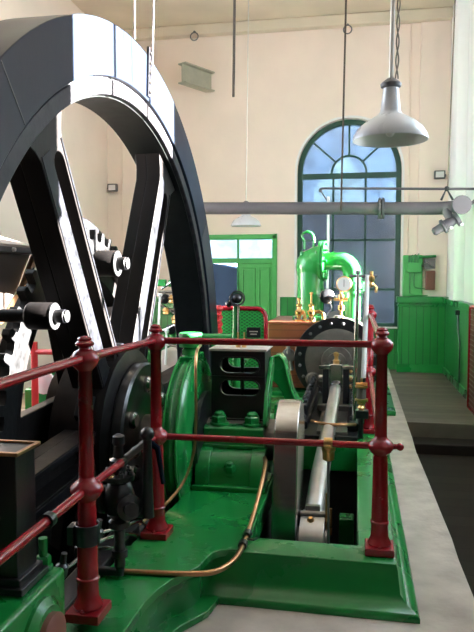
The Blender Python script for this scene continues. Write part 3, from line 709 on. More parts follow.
ch = thing('crosshead', 'dark steel crosshead block at the far end of the connecting rod', 'crosshead', (-.18, 6.15, .12))
MB().box(-.235, -.125, 6.02, 6.26, .30, .49).build('block', M['steel'], ch, bevel=.008)
MB().box(-.30, -.245, 6.02, 6.28, .10, .46).build('cheek', M['black'], ch, bevel=.008)
MB().box(-.115, -.06, 6.02, 6.28, .10, .46).build('cheek', M['black'], ch, bevel=.008)
MB().box(-.33, -.235, 6.0, 6.05, .445, .48).box(-.125, -.02, 6.0, 6.05, .445, .48).build('cap_strap', M['steel'], ch, bevel=.006)
MB().tube([(-.34, 6.15, .34), (-.02, 6.15, .34)], .035, 16).build('gudgeon_pin', M['steel'], ch)
for (x, z) in ((-.02, .36), (-.02, .28), (-.02, .42)): MB().hexnut((x-.03, 6.1, z), (0, -1, 0), .02, .03).build('bolt', M['brass'], ch)
MB().lathe((-.18, 6.14, .49), (0, 0, 1), [(.03, 0), (.03, .02), (.018, .03), (.018, .06), (.026, .065), (.026, .09), (.01, .1)], 14).build('oil_cup', M['brass'], ch)
MB().box(-.34, -.02, 5.95, 6.38, .075, .13).build('slipper', M['steeld'], ch, bevel=.01)

sb = thing('slide_guide', 'black slide guide bed with bolted side bars under the crosshead', 'slide guide', (-.2, 6.0, -.0))
MB().box(-.50, .02, 5.12, 7.0, .0, .05).build('guide_base', M['black'], sb, bevel=.008)
MB().box(-.30, -.06, 5.16, 6.98, .05, .075).build('slide_face', M['steeld'], sb, bevel=.004)
for x in (-.43, -.02):
    br_ = MB().box(x-.045, x+.045, 5.3, 6.98, .05, .115).box(x-.03, x+.03, 5.5, 6.95, .115, .21).build('side_bar', M['black'], sb, bevel=.012)
    for k in range(8):
        MB().hexnut((x+(.0), 5.42+k*.2, .115 if k < 1 else .21), (0, 0, 1), .028, .03).build('bolt', M['black'], br_)
    for k in range(7):
        MB().box(x-.085 if x < -.2 else x+.045, x-.045 if x < -.2 else x+.085, 5.40+k*.22, 5.49+k*.22, .05, .10).build('lug', M['black'], br_, bevel=.004)
MB().tube(smooth_path([(-.35, 5.35, .11), (-.3, 5.22, .13), (-.2, 5.18, .125), (-.08, 5.2, .125), (-.0, 5.28, .11)], 4), .013, 8).build('drip_pipe', M['copper'], sb)
MB().box(-.52, -.50, 5.1, 5.6, .0, .07).build('guide_lip', M['black'], sb)

# ------------------------------------------------------------------ cylinder
cyl = thing('steam_cylinder', 'steam cylinder with a round grey cover inside a black bolted flange', 'steam cylinder', (-.205, 7.6, -.05))
cc = Vector((-.205, 7.2, .375))
MB().lathe(cc+Vector((0, .06, 0)), (0, 1, 0), [(.452, 0), (.452, 1.7), (.40, 1.72)], 56).build('barrel', M['cover'], cyl)
MB().ring(cc, (0, 1, 0), .345, .465, -.0, .07, 64).build('flange', M['black'], cyl, bevel=.006)
MB().lathe(cc, (0, 1, 0), [(.30, -.012), (.352, .004), (.352, .05)], 64).build('end_cover', M['cover'], cyl)
for k in range(20):
    a_ = 2*PI*(k+.5)/20
    MB().hexnut(cc+Vector((.405*math.cos(a_), 0, .405*math.sin(a_))), (0, -1, 0), .019, .02).build('bolt', M['greyd'], cyl)
MB().lathe(cc+Vector((0, 0, .0)), (0, -1, 0), [(.15, 0), (.15, .03), (.125, .04), (.125, .10), (.10, .11), (.10, .16), (.045, .165), (.045, .40)], 36).build('stuffing_box', M['steeld'], cyl)
MB().tube([cc+Vector((0, -.16, 0)), (-.2, 6.26, .37)], .04, 20).build('piston_rod', M['steel'], cyl)
MB().ring(cc+Vector((0, -.115, 0)), (0, 1, 0), .095, .165, 0, .02, 32).build('gland', M['steeld'], cyl, bevel=.004)
for x in (-.12, .12):
    MB().tube([cc+Vector((x, 0, -.02)), cc+Vector((x, -.17, -.02))], .012, 8).build('gland_stud', M['steeld'], cyl)
MB().lathe((-.47, 7.14, .175), (.25, -1, .1), [(.03, -.05), (.03, 0), (.072, .005), (.078, .05), (.06, .07)], 24).build('relief_valve', M['cover'], cyl)
MB().lathe((-.205, 7.24, .83), (0, 0, 1), [(.035, 0), (.035, .03)], 14).build('boss', M['cover'], cyl)

# wood lagged valve chest
vc = thing('valve_chest', 'red-brown wood lagged valve chest left of the cylinder', 'valve chest', (-.75, 7.9, 0))
MB().box(-.98, -.30, 7.37, 8.45, .03, .745).build('lagging', M['lag'], vc, bevel=.008)
MB().box(-.99, -.30, 7.36, 8.46, .745, .775).build('top_board', M['lag'], vc, bevel=.006)
MB().lathe((-.745, 7.37, .40), (0, -1, 0), [(.075, 0), (.08, .02), (.07, .05), (.04, .06)], 24).lathe((-.745, 7.31, .42), (0, 0, 1), [(.02, 0), (.02, .09), (.03, .1), (.03, .14), (.01, .15)], 12).build('drain_valve', M['greyd'], vc)
MB().tube([(-.75, 7.33, .42), (-.75, 7.31, .54)], .014, 8).ball((-.75, 7.31, .56), .024, 10).build('valve_stem', M['brass'], vc)
MB().tube([(-.73, 7.34, .36), (-.70, 7.30, .24)], .02, 8).build('drain_tube', M['greyd'], vc)

# brass cocks on the chest
def cock(x, y, z0, h, label, arm):
    t = thing('brass_cock', label, 'valve', (x, y, z0))
    MB().lathe((x, y, z0), (0, 0, 1), [(.055, 0), (.055, .018), (.026, .024), (.024, .06), (.042, .075), (.046, .11), (.03, .125), (.022, .16), (.034, .17), (.034, .19), (.014, .20), (.012, h), (.02, h+.01), (.02, h+.025), (.006, h+.03)], 20).build('body', M['brass'], t)
    MB().tube(smooth_path([(x, y, z0+.09), (x+arm*.6, y, z0+.11), (x+arm, y, z0+.09), (x+arm*1.05, y, z0+.02)], 5), .020, 12).build('outlet', M['brass'], t)
    for q in (-.035, .035): MB().hexnut((x+q, y-.03, z0+.018), (0, 0, 1), .016, .02).build('nut', M['black'], t)
cock(-.645, 7.5, .777, .235, 'brass drain cock at the left end of the wood chest top', .06)
cock(-.505, 7.5, .777, .30, 'taller brass cock on the wood chest beside the green pipe', .13)

# green steam pipe
sp_ = thing('steam_pipe', 'bright green steam pipe arching from the chest top to the cylinder', 'pipe', (-.5, 7.75, .77))
rx, ry_ = -.535, 7.78
MB().tube([(rx, ry_, .777), (rx, ry_, 1.30)]+[(rx+.12-.12*math.cos(math.radians(a_)), ry_, 1.33+.15*math.sin(math.radians(a_))) for a_ in (15, 35, 55, 75, 90)], [.158]*2+[.158, .165, .17, .17, .165], 36).build('riser', M['green_lt'], sp_)
MB().lathe((rx, ry_, 1.42), (0, -.25, 1), [(.165, -.15), (.175, -.02), (.16, .07), (.10, .15), (.03, .18)], 36).build('dome', M['green_lt'], sp_)
MB().lathe((rx, ry_, .777), (0, 0, 1), [(.21, 0), (.21, .04), (.165, .05)], 36).build('base_flange', M['green_lt'], sp_)
fl_ = MB().lathe((-.425, ry_, 1.46), (1, -.12, 0), [(.235, 0), (.235, .03), (.225, .035)], 40).lathe((-.39, ry_, 1.46), (1, -.12, 0), [(.225, 0), (.235, .005), (.235, .03)], 40).build('elbow_flange', M['green_lt'], sp_)
for k in range(10):
    a_ = 2*PI*k/10
    MB().tube([(-.445, ry_+.205*math.cos(a_), 1.46+.205*math.sin(a_)), (-.34, ry_-.01+.205*math.cos(a_), 1.46+.205*math.sin(a_))], .016, 8).build('bolt', M['green'], fl_)
MB().tube([(-.38, ry_, 1.46), (-.20, ry_, 1.46)]+[(-.20+.14*math.sin(math.radians(a_)), ry_, 1.46-.14+.14*math.cos(math.radians(a_))) for a_ in (18, 36, 54, 72, 90)]+[(-.06, ry_, 1.1), (-.06, ry_, .78)], .105, 32).build('branch', M['green_lt'], sp_)
MB().ring((-.06, ry_, 1.17), (0, 0, 1), .10, .175, -.03, .03, 32).build('collar', M['green_lt'], sp_, bevel=.004)
for k in range(8):
    a_ = 2*PI*k/8+.3
    MB().tube([(-.06+.145*math.cos(a_), ry_+.145*math.sin(a_), 1.12), (-.06+.145*math.cos(a_), ry_+.145*math.sin(a_), 1.22)], .014, 8).build('bolt', M['green_lt'], sp_)
MB().ring((-.27, ry_, 1.46), (1, 0, 0), .10, .112, -.01, .01, 32).build('joint_bead', M['green_lt'], sp_)
MB().tube([(rx-.07, ry_-.02, 1.60), (rx-.075, ry_-.02, 1.70)]+[(rx-.03+.075*math.cos(math.radians(a_))-.01, ry_-.02, 1.72+.085*math.sin(math.radians(a_))) for a_ in (155, 125, 90, 55, 25)]+[(rx+.04, ry_-.02, 1.70), (rx+.03, ry_-.02, 1.60)], .016, 10).build('lifting_eye', M['green_lt'], sp_)
for k in range(4):
    MB().hexnut((rx+.12*math.cos(k*PI/2+.6), ry_-.05+.1*math.sin(k*PI/2+.6), 1.53), (0, 0, 1), .022, .03).build('cap_bolt', M['green'], sp_)

# gauge
ga = thing('pressure_gauge', 'round white-faced pressure gauge on a brass column over the cylinder', 'gauge', (-.17, 7.42, .83))
MB().lathe((-.17, 7.42, .82), (0, 0, 1), [(.035, 0), (.035, .02), (.016, .03), (.016, .08), (.034, .09), (.034, .14), (.018, .15), (.018, .20), (.032, .21), (.032, .26), (.016, .27), (.016, .31)], 16).build('column', M['brass'], ga)
gh = MB().lathe((-.145, 7.45, 1.20), (0.1, -1, 0), [(.075, 0), (.085, .02), (.085, .055), (.078, .06)], 32).build('case', M['brass'], ga)
MB().lathe((-.140, 7.389, 1.20), (0.1, -1, 0), [(.075, 0), (.075, .003)], 32).build('dial', M['white'], gh)
MB().box(-.143, -.137, 7.380, 7.384, 1.17, 1.25).build('needle', M['black'], gh)
MB().tube([(-.25, 7.42, 1.03), (-.10, 7.42, 1.03)], .018, 10).build('side_valve', M['brass'], ga)
bd = MB().lathe((-.34, 7.52, 1.06), (.5, -1, 0), [(.03, -.02), (.065, -.01), (.085, .01), (.085, .035), (.065, .05), (.03, .055)], 32).tube([(-.33, 7.49, 1.06), (-.24, 7.44, 1.04)], .018, 8).tube(smooth_path([(-.31, 7.5, 1.0), (-.28, 7.5, .93), (-.33, 7.5, .87), (-.35, 7.5, .78)], 4), .008, 8)
tag(bd.build('stop_valve_wheel', M['black']), 'black round handwheel between the green pipe and the gauge column', 'handwheel')

# vertical indicator rods and lubricator
vr = thing('indicator_gear', 'pair of tall bright upright rods joined by a top crossbar', 'rods', (.04, 5.35, .05))
MB().tube([(.008, 5.4, 1.32), (-.013, 5.4, .055)], .016, 12).build('rod', M['steel'], vr)
MB().tube([(.082, 5.4, 1.30), (.060, 5.4, .47)], .020, 12).build('rod', M['white'], vr)
MB().tube([(-.06, 5.4, 1.292), (.16, 5.4, 1.292)], .013, 10).ball((.008, 5.4, 1.32), .022, 10).build('crossbar', M['greyd'], vr)
cpr = MB().lathe((.115, 5.4, 1.20), (0, 0, 1), [(.012, 0), (.022, .02), (.012, .04), (.026, .06), (.026, .09), (.014, .1), (.014, .13)], 12)
cpr.tube([(.115, 5.4, 1.24), (.155, 5.4, 1.20), (.15, 5.4, 1.16)], .012, 8).build('brass_tap', M['brass'], vr)
lu = thing('drip_lubricator', 'small brass and glass drip lubricator beside the far red post', 'lubricator', (.05, 5.3, .12))
lx, ly = .045, 5.28
MB().box(.0, .10, 5.24, 5.33, .165, .23).tube([(lx, ly, .002), (lx, ly, .17)], .02, 10).build('mount', M['black'], lu, bevel=.006)
MB().lathe((lx, ly, .23), (0, 0, 1), [(.02, 0), (.03, .02), (.018, .04), (.034, .05), (.034, .075), (.02, .08)], 16).build('base_union', M['brass'], lu)
MB().lathe((lx, ly, .31), (0, 0, 1), [(.036, 0), (.036, .10)], 20).build('glass_cup', M['cover'], lu)
for zz in (.305, .41): MB().lathe((lx, ly, zz), (0, 0, 1), [(.050, 0), (.050, .014), (.04, .018)], 20).build('brass_cap', M['brass'], lu)
MB().tube([(lx-.045, ly-.01, .44), (lx+.045, ly-.01, .44)], .011, 8).tube([(lx, ly, .42), (lx, ly, .485)], .009, 8).build('needle_valve', M['brass'], lu)

# rod-side oil drip cup at the mid rail
oc = thing('drip_cup', 'small brass drip cup hanging from the cross rail over the rod', 'oil cup', (-.10, 3.12, .3))
MB().lathe((-.125, 3.14, .41), (0, 0, 1), [(.012, 0), (.028, .01), (.03, .05), (.034, .055), (.034, .075), (.02, .08)], 18).build('cup', M['brass'], oc)
MB().ring((-.125, 3.11, .505), (1, 0, 0), .019, .027, -.02, .02, 20).box(-.14, -.11, 3.105, 3.14, .475, .49).build('clip', M['brass'], oc)
MB().tube([(-.125, 3.14, .41), (-.122, 3.16, -.05), (-.12, 3.2, -.5)], .006, 8).build('drip_tube', M['greyd'], oc)
# fittings down in the crank pit
tag(MB().box(-.10, .0, 4.3, 4.42, -1.24, -.30).build('pit_post', M['green'], bevel=.01), 'dull green upright standing inside the crank pit', 'post')
tag(MB().lathe((-.105, 3.5, -.62), (0, 0, 1), [(.03, 0), (.03, .2), (.045, .21), (.045, .27), (.02, .28)], 16).tube([(-.105, 3.5, -1.24), (-.105, 3.5, -.6)], .012, 8).build('oil_pot', M['brass']), 'little brass oil pot beside the big end in the crank pit', 'oil pot')

# ------------------------------------------------------------------ railing
rl = thing('safety_railing', 'dark red railing with ball-jointed posts around the flywheel and crank pits', 'railing', (-.4, 3.1, 0))
TZ, MZ = .98, .505
def post(x, y, z0=.0, tz=TZ, mz=MZ):
    H = tz-z0
    p_ = MB().lathe((x, y, z0+.035), (0, 0, 1), [(.052, 0), (.056, .012), (.048, .03), (.041, .045), (.040, .10), (.043, .105), (.043, .115), (.039, .12), (.034, mz-z0-.10), (.032, mz-z0-.07)], 24)
    # mid ball joint
    p_.lathe((x, y, mz-.045), (0, 0, 1), [(.030, 0), (.036, .008), (.050, .020), (.060, .037), (.062, .048), (.056, .062), (.040, .076), (.031, .084), (.028, .095)], 24)
    p_.lathe((x, y, mz+.04), (0, 0, 1), [(.0285, 0), (.026, tz-mz-.09), (.025, tz-mz-.07)], 24)
    p_.lathe((x, y, tz-.05), (0, 0, 1), [(.026, 0), (.030, .008), (.046, .024), (.053, .042), (.052, .056), (.038, .074), (.023, .082), (.020, .09)], 24)
    po = p_.build('post', M['red'], rl)
    MB().box(x-.067, x+.067, y-.067, y+.067, z0+.001, z0+.038).build('base_plate', M['red'], po, bevel=.006)
    MB().lathe((x, y, tz+.036), (0, 0, 1), [(.018, 0), (.022, .004), (.033, .010), (.034, .018), (.024, .027), (.026, .034), (.020, .040), (.006, .044)], 20).build('finial', M['red'], po)
    MB().hexnut((x+.0, y-.054, z0+.038), (0, 0, 1), .010, .008).build('bolt', M['red'], po)
    return po
post(-.968, 2.243, .035, 1.0, .515); post(-.968, 3.10); post(.117, 3.10); post(.112, 5.5)
post(-.96, .35, .035, 1.0, .515)
def rail(pts, r=.0165):
    return MB().tube(pts, r, 14).build('rail', M['red'], rl)
for za, zb in ((1.0, TZ), (.515, MZ)):
    rail([(-.96, .35, za), (-.968, 2.243, za)]); rail([(-.968, 2.243, za), (-.968, 3.10, zb)]); rail([(-.968, 3.10, zb), (.117, 3.10, zb)]); rail([(.117, 3.10, zb), (.112, 5.5, zb)])
MB().tube([(.17, 3.10, MZ), (.195, 3.10, MZ)], [.014, .012], 12).ball((.205, 3.10, MZ), .018, 12).build('rail_end', M['red'], rl)
# clamp bands
tag(MB().ring((-.968, 2.243, .35), (0, 0, 1), .040, .047, -.038, .038, 28).box(-1.03, -1.005, 2.2, 2.26, .315, .385).build('post_clamp', M['black'], bevel=.003),
    'black clamp band round the nearest red post', 'clamp')
tag(MB().ring((-.966, 1.93, .515), (0, 1, 0), .017, .025, -.016, .016, 24).build('rail_clamp', M['black']), 'small black clamp on the lower rail near the black column', 'clamp')
tag(MB().ring((-.968, 2.78, .509), (0, 1, 0), .017, .025, -.014, .014, 24).build('rail_clamp', M['black']), 'small black clamp on the lower rail between the two left posts', 'clamp')

# ------------------------------------------------------------------ black drain valve with lever (between the left posts)
dv = thing('drain_valve', 'black drain valve with long upright lever between the two left red posts', 'valve', (-.97, 2.62, .0))
vx, vy = -.985, 2.62
MB().lathe((vx, vy, .22), (0, 0, 1), [(.03, 0), (.045, .01), (.045, .035), (.03, .045), (.05, .07), (.058, .075), (.058, .10), (.064, .12), (.066, .15), (.055, .19), (.045, .205), (.066, .215), (.066, .235), (.03, .24), (.026, .27), (.038, .28), (.038, .30), (.022, .31), (.02, .36), (.028, .37), (.026, .40), (.01, .41)], 22).build('valve_body', M['black'], dv)
for k in range(6):
    a_ = 2*PI*k/6
    MB().hexnut((vx+.052*math.cos(a_), vy+.052*math.sin(a_), .455), (0, 0, 1), .013, .018).build('bolt', M['black'], dv)
MB().tube([(vx-.02, vy, .345), (vx-.13, vy, .345)], .035, 14).lathe((vx-.06, vy, .345), (-1, 0, 0), [(.06, 0), (.06, .02)], 18).build('side_flange', M['black'], dv)
MB().lathe((vx+.05, vy-.03, .33), (.6, -.8, 0), [(.055, 0), (.055, .02), (.03, .03), (.03, .05)], 18).build('front_flange', M['black'], dv)
MB().tube([(vx+.0, vy, .29), (-.93, vy, .295), (-.855, vy, .295)], .020, 12).build('spindle', M['black'], dv)
MB().tube([(-.858, vy, .28), (-.858, vy, .40), (-.858, vy, .62)], [.026, .022, .018], 14).ball((-.858, vy, .635), .030, 14).build('lever', M['black'], dv)
MB().tube([(-.865, vy+.05, .60), (-.96, vy+.02, .52), (-1.01, vy, .49)], .016, 10).build('link', M['greyd'], dv)
MB().tube([(-.862, vy+.03, .595), (-.825, vy+.04, .565), (-.805, vy+.05, .41)], [.014, .013, .009], 10).build('trip_arm', M['navy'], dv)
MB().tube([(vx, vy, .24), (vx, vy, .06)], .024, 12).lathe((vx, vy, .10), (0, 0, 1), [(.034, 0), (.034, .03)], 12).tube([(vx, vy, .055), (vx, vy, .03), (vx-.10, vy, .03)], .022, 12).build('outlet_pipe', M['black'], dv)
MB().tube([(vx, vy+.02, .46), (vx-.02, vy-.04, .45)], .012, 8).ball((vx-.02, vy-.045, .45), .016, 8).build('grease_nipple', M['brass'], dv)

# lubrication manifold behind the posts (in the wheel pit edge)
lm = thing('pump_gear', 'black pump gear with small bright unions low behind the nearest red post', 'pump', (-1.12, 2.6, 0))
MB().box(-1.20, -1.09, 2.2, 3.2, -.10, .02).build('pump_block', M['black'], lm, bevel=.01)
for k in range(5):
    MB().lathe((-1.13, 2.35+.18*k, .12), (.2, 0, 1), [(.02, 0), (.026, .01), (.026, .05), (.014, .06), (.012, .10)], 12).build('pump_unit', M['black'], lm)
for k in range(4):
    MB().tube(smooth_path([(-1.12, 2.4+.18*k, .14), (-1.06, 2.5+.18*k, .17-.02*k), (-1.03, 2.7+.16*k, .10), (-1.05, 2.95+.12*k, .0)], 4), .008, 8).build('oil_tube', M['steel'], lm)

# ------------------------------------------------------------------ copper pipes
cp = MB().tube(smooth_path([(-.545, 3.93, .19), (-.520, 3.80, .20), (-.506, 3.64, .18), (-.508, 3.44, .11), (-.515, 3.20, .04), (-.518, 3.02, .022), (-.528, 2.86, .02), (-.57, 2.75, .018), (-.64, 2.70, .016), (-.80, 2.672, .016), (-1.0, 2.655, .016), (-1.08, 2.65, .01)], 5), .0125, 12)
cpo = tag(cp.build('copper_pipe', M['copper']), 'copper pipe lying across the green bed and bending up beside the bearing', 'pipe')
for (p1, p2) in (((-.516, 3.10, .03), (-.515, 3.14, .033)), ((-.519, 3.00, .022), (-.518, 3.035, .024))):
    MB().tube([p1, p2], .021, 12).build('wire_tie', M['black'], cpo)
MB().tube([(-.515, 3.07, .03), (-.47, 3.05, .035), (-.46, 3.09, .03)], .005, 6).build('wire_end', M['black'], cpo)
cp = MB().tube(smooth_path([(-.96, 4.0, .86), (-.925, 3.76, .84), (-.915, 3.70, .70), (-.915, 3.70, .45), (-.925, 3.68, .27), (-.965, 3.62, .12), (-1.03, 3.5, .03), (-1.10, 3.4, -.02), (-1.15, 3.2, -.03)], 6), .009, 10)
tag(cp.build('copper_pipe', M['copper']), 'thin copper pipe curving down past the green eccentric strap', 'pipe')

# ------------------------------------------------------------------ black column and its green bearing block (lower left)
gbk = thing('outer_bearing_block', 'green bearing block at the lower left carrying the black column', 'bearing', (-1.25, 1.8, -.2))
MB().box(-1.62, -1.0, 1.30, 2.13, -.24, .275).build('block', M['green'], gbk, bevel=.02)
MB().lathe((-1.0, 1.93, .12), (1, 0, 0), [(.13, -.01), (.13, .012), (.105, .03), (.09, .03)], 32).build('boss', M['green'], gbk)
MB().lathe((-.97, 1.93, .12), (1, 0, 0), [(.085, -.02), (.085, .02), (.07, .028)], 32).build('bush', M['brick'], gbk)
MB().lathe((-1.068, 2.092, .275), (0, 0, 1), [(.034, 0), (.034, .01), (.028, .015)], 18).hexnut((-1.068, 2.092, .287), (0, 0, 1), .028, .035).tube([(-1.068, 2.092, .33), (-1.068, 2.092, .385)], .016, 10).build('holding_nut', M['green'], gbk)
bc = thing('instrument_column', 'square black column with a copper-edged top at the left edge', 'column', (-1.19, 1.93, .27))
ox, oy = -1.19, 2.0
MB().box(-1.24, -1.064, 1.91, 2.04, .30, .725).build('shaft', M['black'], bc, bevel=.004)
MB().box(-1.255, -1.049, 1.895, 2.055, .30, .325).box(-1.27, -1.034, 1.88, 2.068, .277, .302).build('plinth', M['black'], bc, bevel=.005)
MB().plate([(-1.255, 1.895), (-1.049, 1.895), (-1.049, 2.055), (-1.255, 2.055)], [[(-1.24, 1.91), (-1.064, 1.91), (-1.064, 2.04), (-1.24, 2.04)]], 'Z', .725, .738).build('top_rim', M['copper'], bc, bevel=.003)
MB().box(-1.245, -1.06, 1.905, 2.045, .724, .731).build('top_plate', M['black'], bc)

# ------------------------------------------------------------------ machinery beyond the wheel
gr_ = thing('barring_gear', 'big upright gear with bright blunt teeth seen between the flywheel spokes', 'gear', (-1.86, 4.27, .37))
gy, gz = 4.27, .37
def gp(r, a_): return (gy+r*math.cos(a_), gz+r*math.sin(a_))
NT = 56; pts = []
for k in range(NT):
    t0 = 2*PI*k/NT; w_ = 2*PI/NT
    pts += [gp(1.175, t0), gp(1.18, t0+.06*w_), gp(1.235, t0+.10*w_), gp(1.248, t0+.16*w_), gp(1.25, t0+.28*w_), gp(1.248, t0+.40*w_), gp(1.235, t0+.46*w_), gp(1.18, t0+.50*w_), gp(1.17, t0+.75*w_)]
MB().plate(pts, [[gp(1.045, 2*PI*k/72) for k in range(72)]], 'X', -1.84, -1.79).build('tooth_ring', M['tooth'], gr_, bevel=.004)
MB().prism([gp(1.345, math.radians(a_)) for a_ in range(-40, 97, 4)]+[gp(1.05, math.radians(a_)) for a_ in range(96, -41, -4)], 'X', -2.04, -1.90).build('back_rim', M['black'], gr_, bevel=.01)
MB().plate([gp(1.06, 2*PI*k/72) for k in range(72)], [[gp(.93, 2*PI*k/72) for k in range(72)]], 'X', -1.95, -1.83).build('web_ring', M['spoke'], gr_)
for k in range(5):
    a_ = math.radians(38+72*k); da = .17
    MB().prism([gp(.2, a_-.9), gp(.95, a_-da), gp(.95, a_+da), gp(.2, a_+.9)], 'X', -1.93, -1.85).build('arm', M['spoke'], gr_, bevel=.01)
MB().tube([(-2.0, gy, gz), (-1.82, gy, gz)], .30, 28).build('hub', M['spoke'], gr_)
for (y_, z_, r, xx) in ((4.10, 1.375, .085, -1.52), (3.22, 1.085, .072, -1.54)):
    so_ = MB().lathe((xx-.16, y_, z_), (1, 0, 0), [(r*.9, 0), (r, .01), (r, .13), (r*.95, .14)], 24).tube([(-1.86, y_, z_), (xx-.15, y_, z_)], .035, 12).build('stud_boss', M['spoke'], gr_)
    MB().lathe((xx-.02, y_, z_), (1, 0, 0), [(r*.98, -.0), (r*.98, .010), (r*.6, .012)], 24).build('washer', M['washer'], so_)
    MB().lathe((xx-.01, y_, z_), (1, 0, 0), [(r*.5, 0), (r*.5, .055), (r*.42, .06)], 16).build('stud', M['black'], so_)
    MB().lathe((xx+.048, y_, z_), (1, 0, 0), [(r*.45, 0), (r*.45, .01), (r*.3, .014)], 16).build('stud_end', M['washer'], so_)

cs = thing('generator_casing', 'brown generator casing with pale flat top and studded curved edge, far left', 'generator', (-3.0, 4.6, -.2))
side = [(3.2, .2), (3.75, .85), (4.1, .99), (4.30, 1.06), (4.45, 1.19), (4.56, 1.33), (4.66, 1.455), (5.3, 1.455), (5.3, -.2), (3.2, -.2)]
MB().box(-3.75, -3.55, 3.6, 4.5, FZ+.001, .95).build('stand', M['black'], cs, bevel=.01)
up = [(3.0, 1.0)]+side[1:7]+[(3.0, 1.455)]
MB().prism([(3.0, .6), (3.75, .85), (4.1, .99), (4.30, 1.06), (4.45, 1.19), (4.56, 1.33), (4.66, 1.455), (3.0, 1.455)], 'X', -3.7, -2.44).build('casing', M['brown'], cs)
ep = [(3.2, .64), (3.75, .86), (4.1, .995), (4.30, 1.065), (4.45, 1.195), (4.56, 1.335), (4.655, 1.45)]
pr_ = []
for i in range(len(ep)): pr_.append(ep[i])
eo = [(y_+.035, z_-.035) for y_, z_ in ep]
ed = MB().prism(ep+eo[::-1], 'X', -2.43, -2.39).build('edge_strip', M['copper'], cs)
for i in range(len(ep)-1):
    for t in (.25, .75):
        y_ = ep[i][0]*(1-t)+ep[i+1][0]*t+.017; z_ = ep[i][1]*(1-t)+ep[i+1][1]*t-.017
        MB().lathe((-2.39, y_, z_), (1, 0, 0), [(.013, 0), (.010, .008)], 10).build('stud', M['steel'], ed)
MB().box(-3.8, -2.38, 2.9, 4.72, 1.457, 1.50).build('top_edge', M['greyd'], cs, bevel=.006)
MB().box(-3.8, -2.385, 2.9, 4.715, 1.50, 1.515).build('top_plate', M['cream'], cs)
MB().prism([(-2.40, 1.516), (-2.95, 1.67), (-3.8, 1.67), (-3.8, 1.516)], 'Y', 2.9, 4.71).build('upper_plate', M['cream'], cs, bevel=.01)
MB().lathe((-2.38, 4.30, 1.478), (1, 0, 0), [(.016, 0), (.014, .02)], 12).build('bolt', M['white'], cs)
mt_ = thing('meter_box', 'small dark blue meter box on top of the generator casing', 'meter', (-2.94, 4.48, 1.67))
MB().plate([(-3.08, 1.672), (-2.80, 1.672), (-2.80, 1.84), (-3.08, 1.84)], [arc(-2.94, 1.75, .07, 0, 180, 10)], 'Y', 4.42, 4.50).box(-3.09, -2.79, 4.41, 4.56, 1.671, 1.73).build('case', M['navy'], mt_, bevel=.008)
MB().box(-3.02, -2.86, 4.47, 4.49, 1.74, 1.83).build('meter_face', M['white'], mt_)
tag(MB().tube(smooth_path([(-3.0, 3.7, 1.69), (-3.05, 4.0, 1.70), (-2.97, 4.2, 1.70), (-3.1, 4.35, 1.70), (-3.15, 4.15, 1.70)], 5), .022, 10).build('coiled_cable', M['greyd']), 'loose grey cable lying on top of the generator casing', 'cable')

# floor-level bits seen through the wheel
bl = thing('green_pump', 'small green pump with red post seen low through the flywheel spokes', 'pump', (-3.2, 6.5, FZ))
MB().box(-3.45, -3.05, 6.4, 6.9, FZ+.001, .10).box(-3.38, -3.12, 6.45, 6.85, .10, .30).build('pump_body', M['green_lt'], bl, bevel=.02)
MB().lathe((-3.2, 6.38, .18), (0, -1, 0), [(.12, 0), (.12, .04), (.05, .05)], 20).build('pump_flange', M['white'], bl)
rp_ = thing('red_guard_rail', 'low red guard rail beside the green pump behind the flywheel', 'railing', (-3.2, 6.2, FZ))
for x in (-3.5, -3.22, -2.95): MB().tube([(x, 6.2, FZ), (x, 6.2, .62)], .035, 12).build('post', M['red_lt'], rp_)
MB().tube([(-3.7, 6.2, .52), (-2.9, 6.2, .52)], .028, 12).build('rail', M['red_lt'], rp_)

# valve gear stand in the sun (seen past the second spoke)
vg = thing('valve_gear_stand', 'upright valve gear stand with handwheel and brass fittings behind the flywheel', 'valve gear', (-2.15, 7.6, FZ))
MB().tube([(-2.09, 7.6, FZ), (-2.09, 7.6, 1.55)], [.04, .018], 12).lathe((-2.09, 7.6, 1.2), (0, 0, 1), [(.03, 0), (.045, .02), (.03, .05)], 14).lathe((-2.09, 7.6, 1.4), (0, 0, 1), [(.03, 0), (.04, .02), (.03, .05)], 14).build('column', M['steel'], vg)
MB().tube([(-2.07+.05*math.cos(2*PI*k/20), 7.6+.10*math.cos(2*PI*k/20), 1.68+.13*math.sin(2*PI*k/20)) for k in range(20)], .013, 8, True).tube([(-2.09, 7.6, 1.55), (-2.07, 7.6, 1.81)], .010, 8).build('handwheel', M['greyd'], vg)
MB().box(-2.20, -1.90, 7.55, 7.7, 1.16, 1.24).build('bracket', M['green_lt'], vg, bevel=.01)
MB().box(-2.18, -1.88, 7.56, 7.68, .55, .62).build('bracket', M['green_lt'], vg, bevel=.01)
MB().tube([(-2.3, 7.5, 1.10), (-1.9, 7.5, 1.10)], .018, 10).tube([(-2.25, 7.5, .90), (-1.9, 7.5, .86)], .018, 10).tube([(-2.02, 7.5, .45), (-2.02, 7.5, 1.12)], .016, 10).build('cross_shaft', M['steel'], vg)
for (x, z, r) in ((-2.12, 1.02, .05), (-1.98, .95, .045), (-2.08, .78, .05), (-1.95, .68, .04), (-2.2, .88, .04)):
    MB().lathe((x, 7.45, z-r), (0, 0, 1), [(r*.6, 0), (r, r*.3), (r*.8, r*.8), (r*1.1, r*1.2), (r*.5, r*2)], 14).build('brass_cup', M['brass'], vg)
for (x, z, l) in ((-2.28, .8, .5), (-2.1, 1.3, .25), (-1.95, .5, .6), (-2.2, .35, .55)):
    MB().tube([(x, 7.42, z-.1), (x+.02, 7.42, z+l*.5)], .014, 8).lathe((x+.02, 7.42, z+l*.5), (0, 0, 1), [(.02, 0), (.03, .02), (.02, .04)], 10).build('spindle', M['white'], vg)
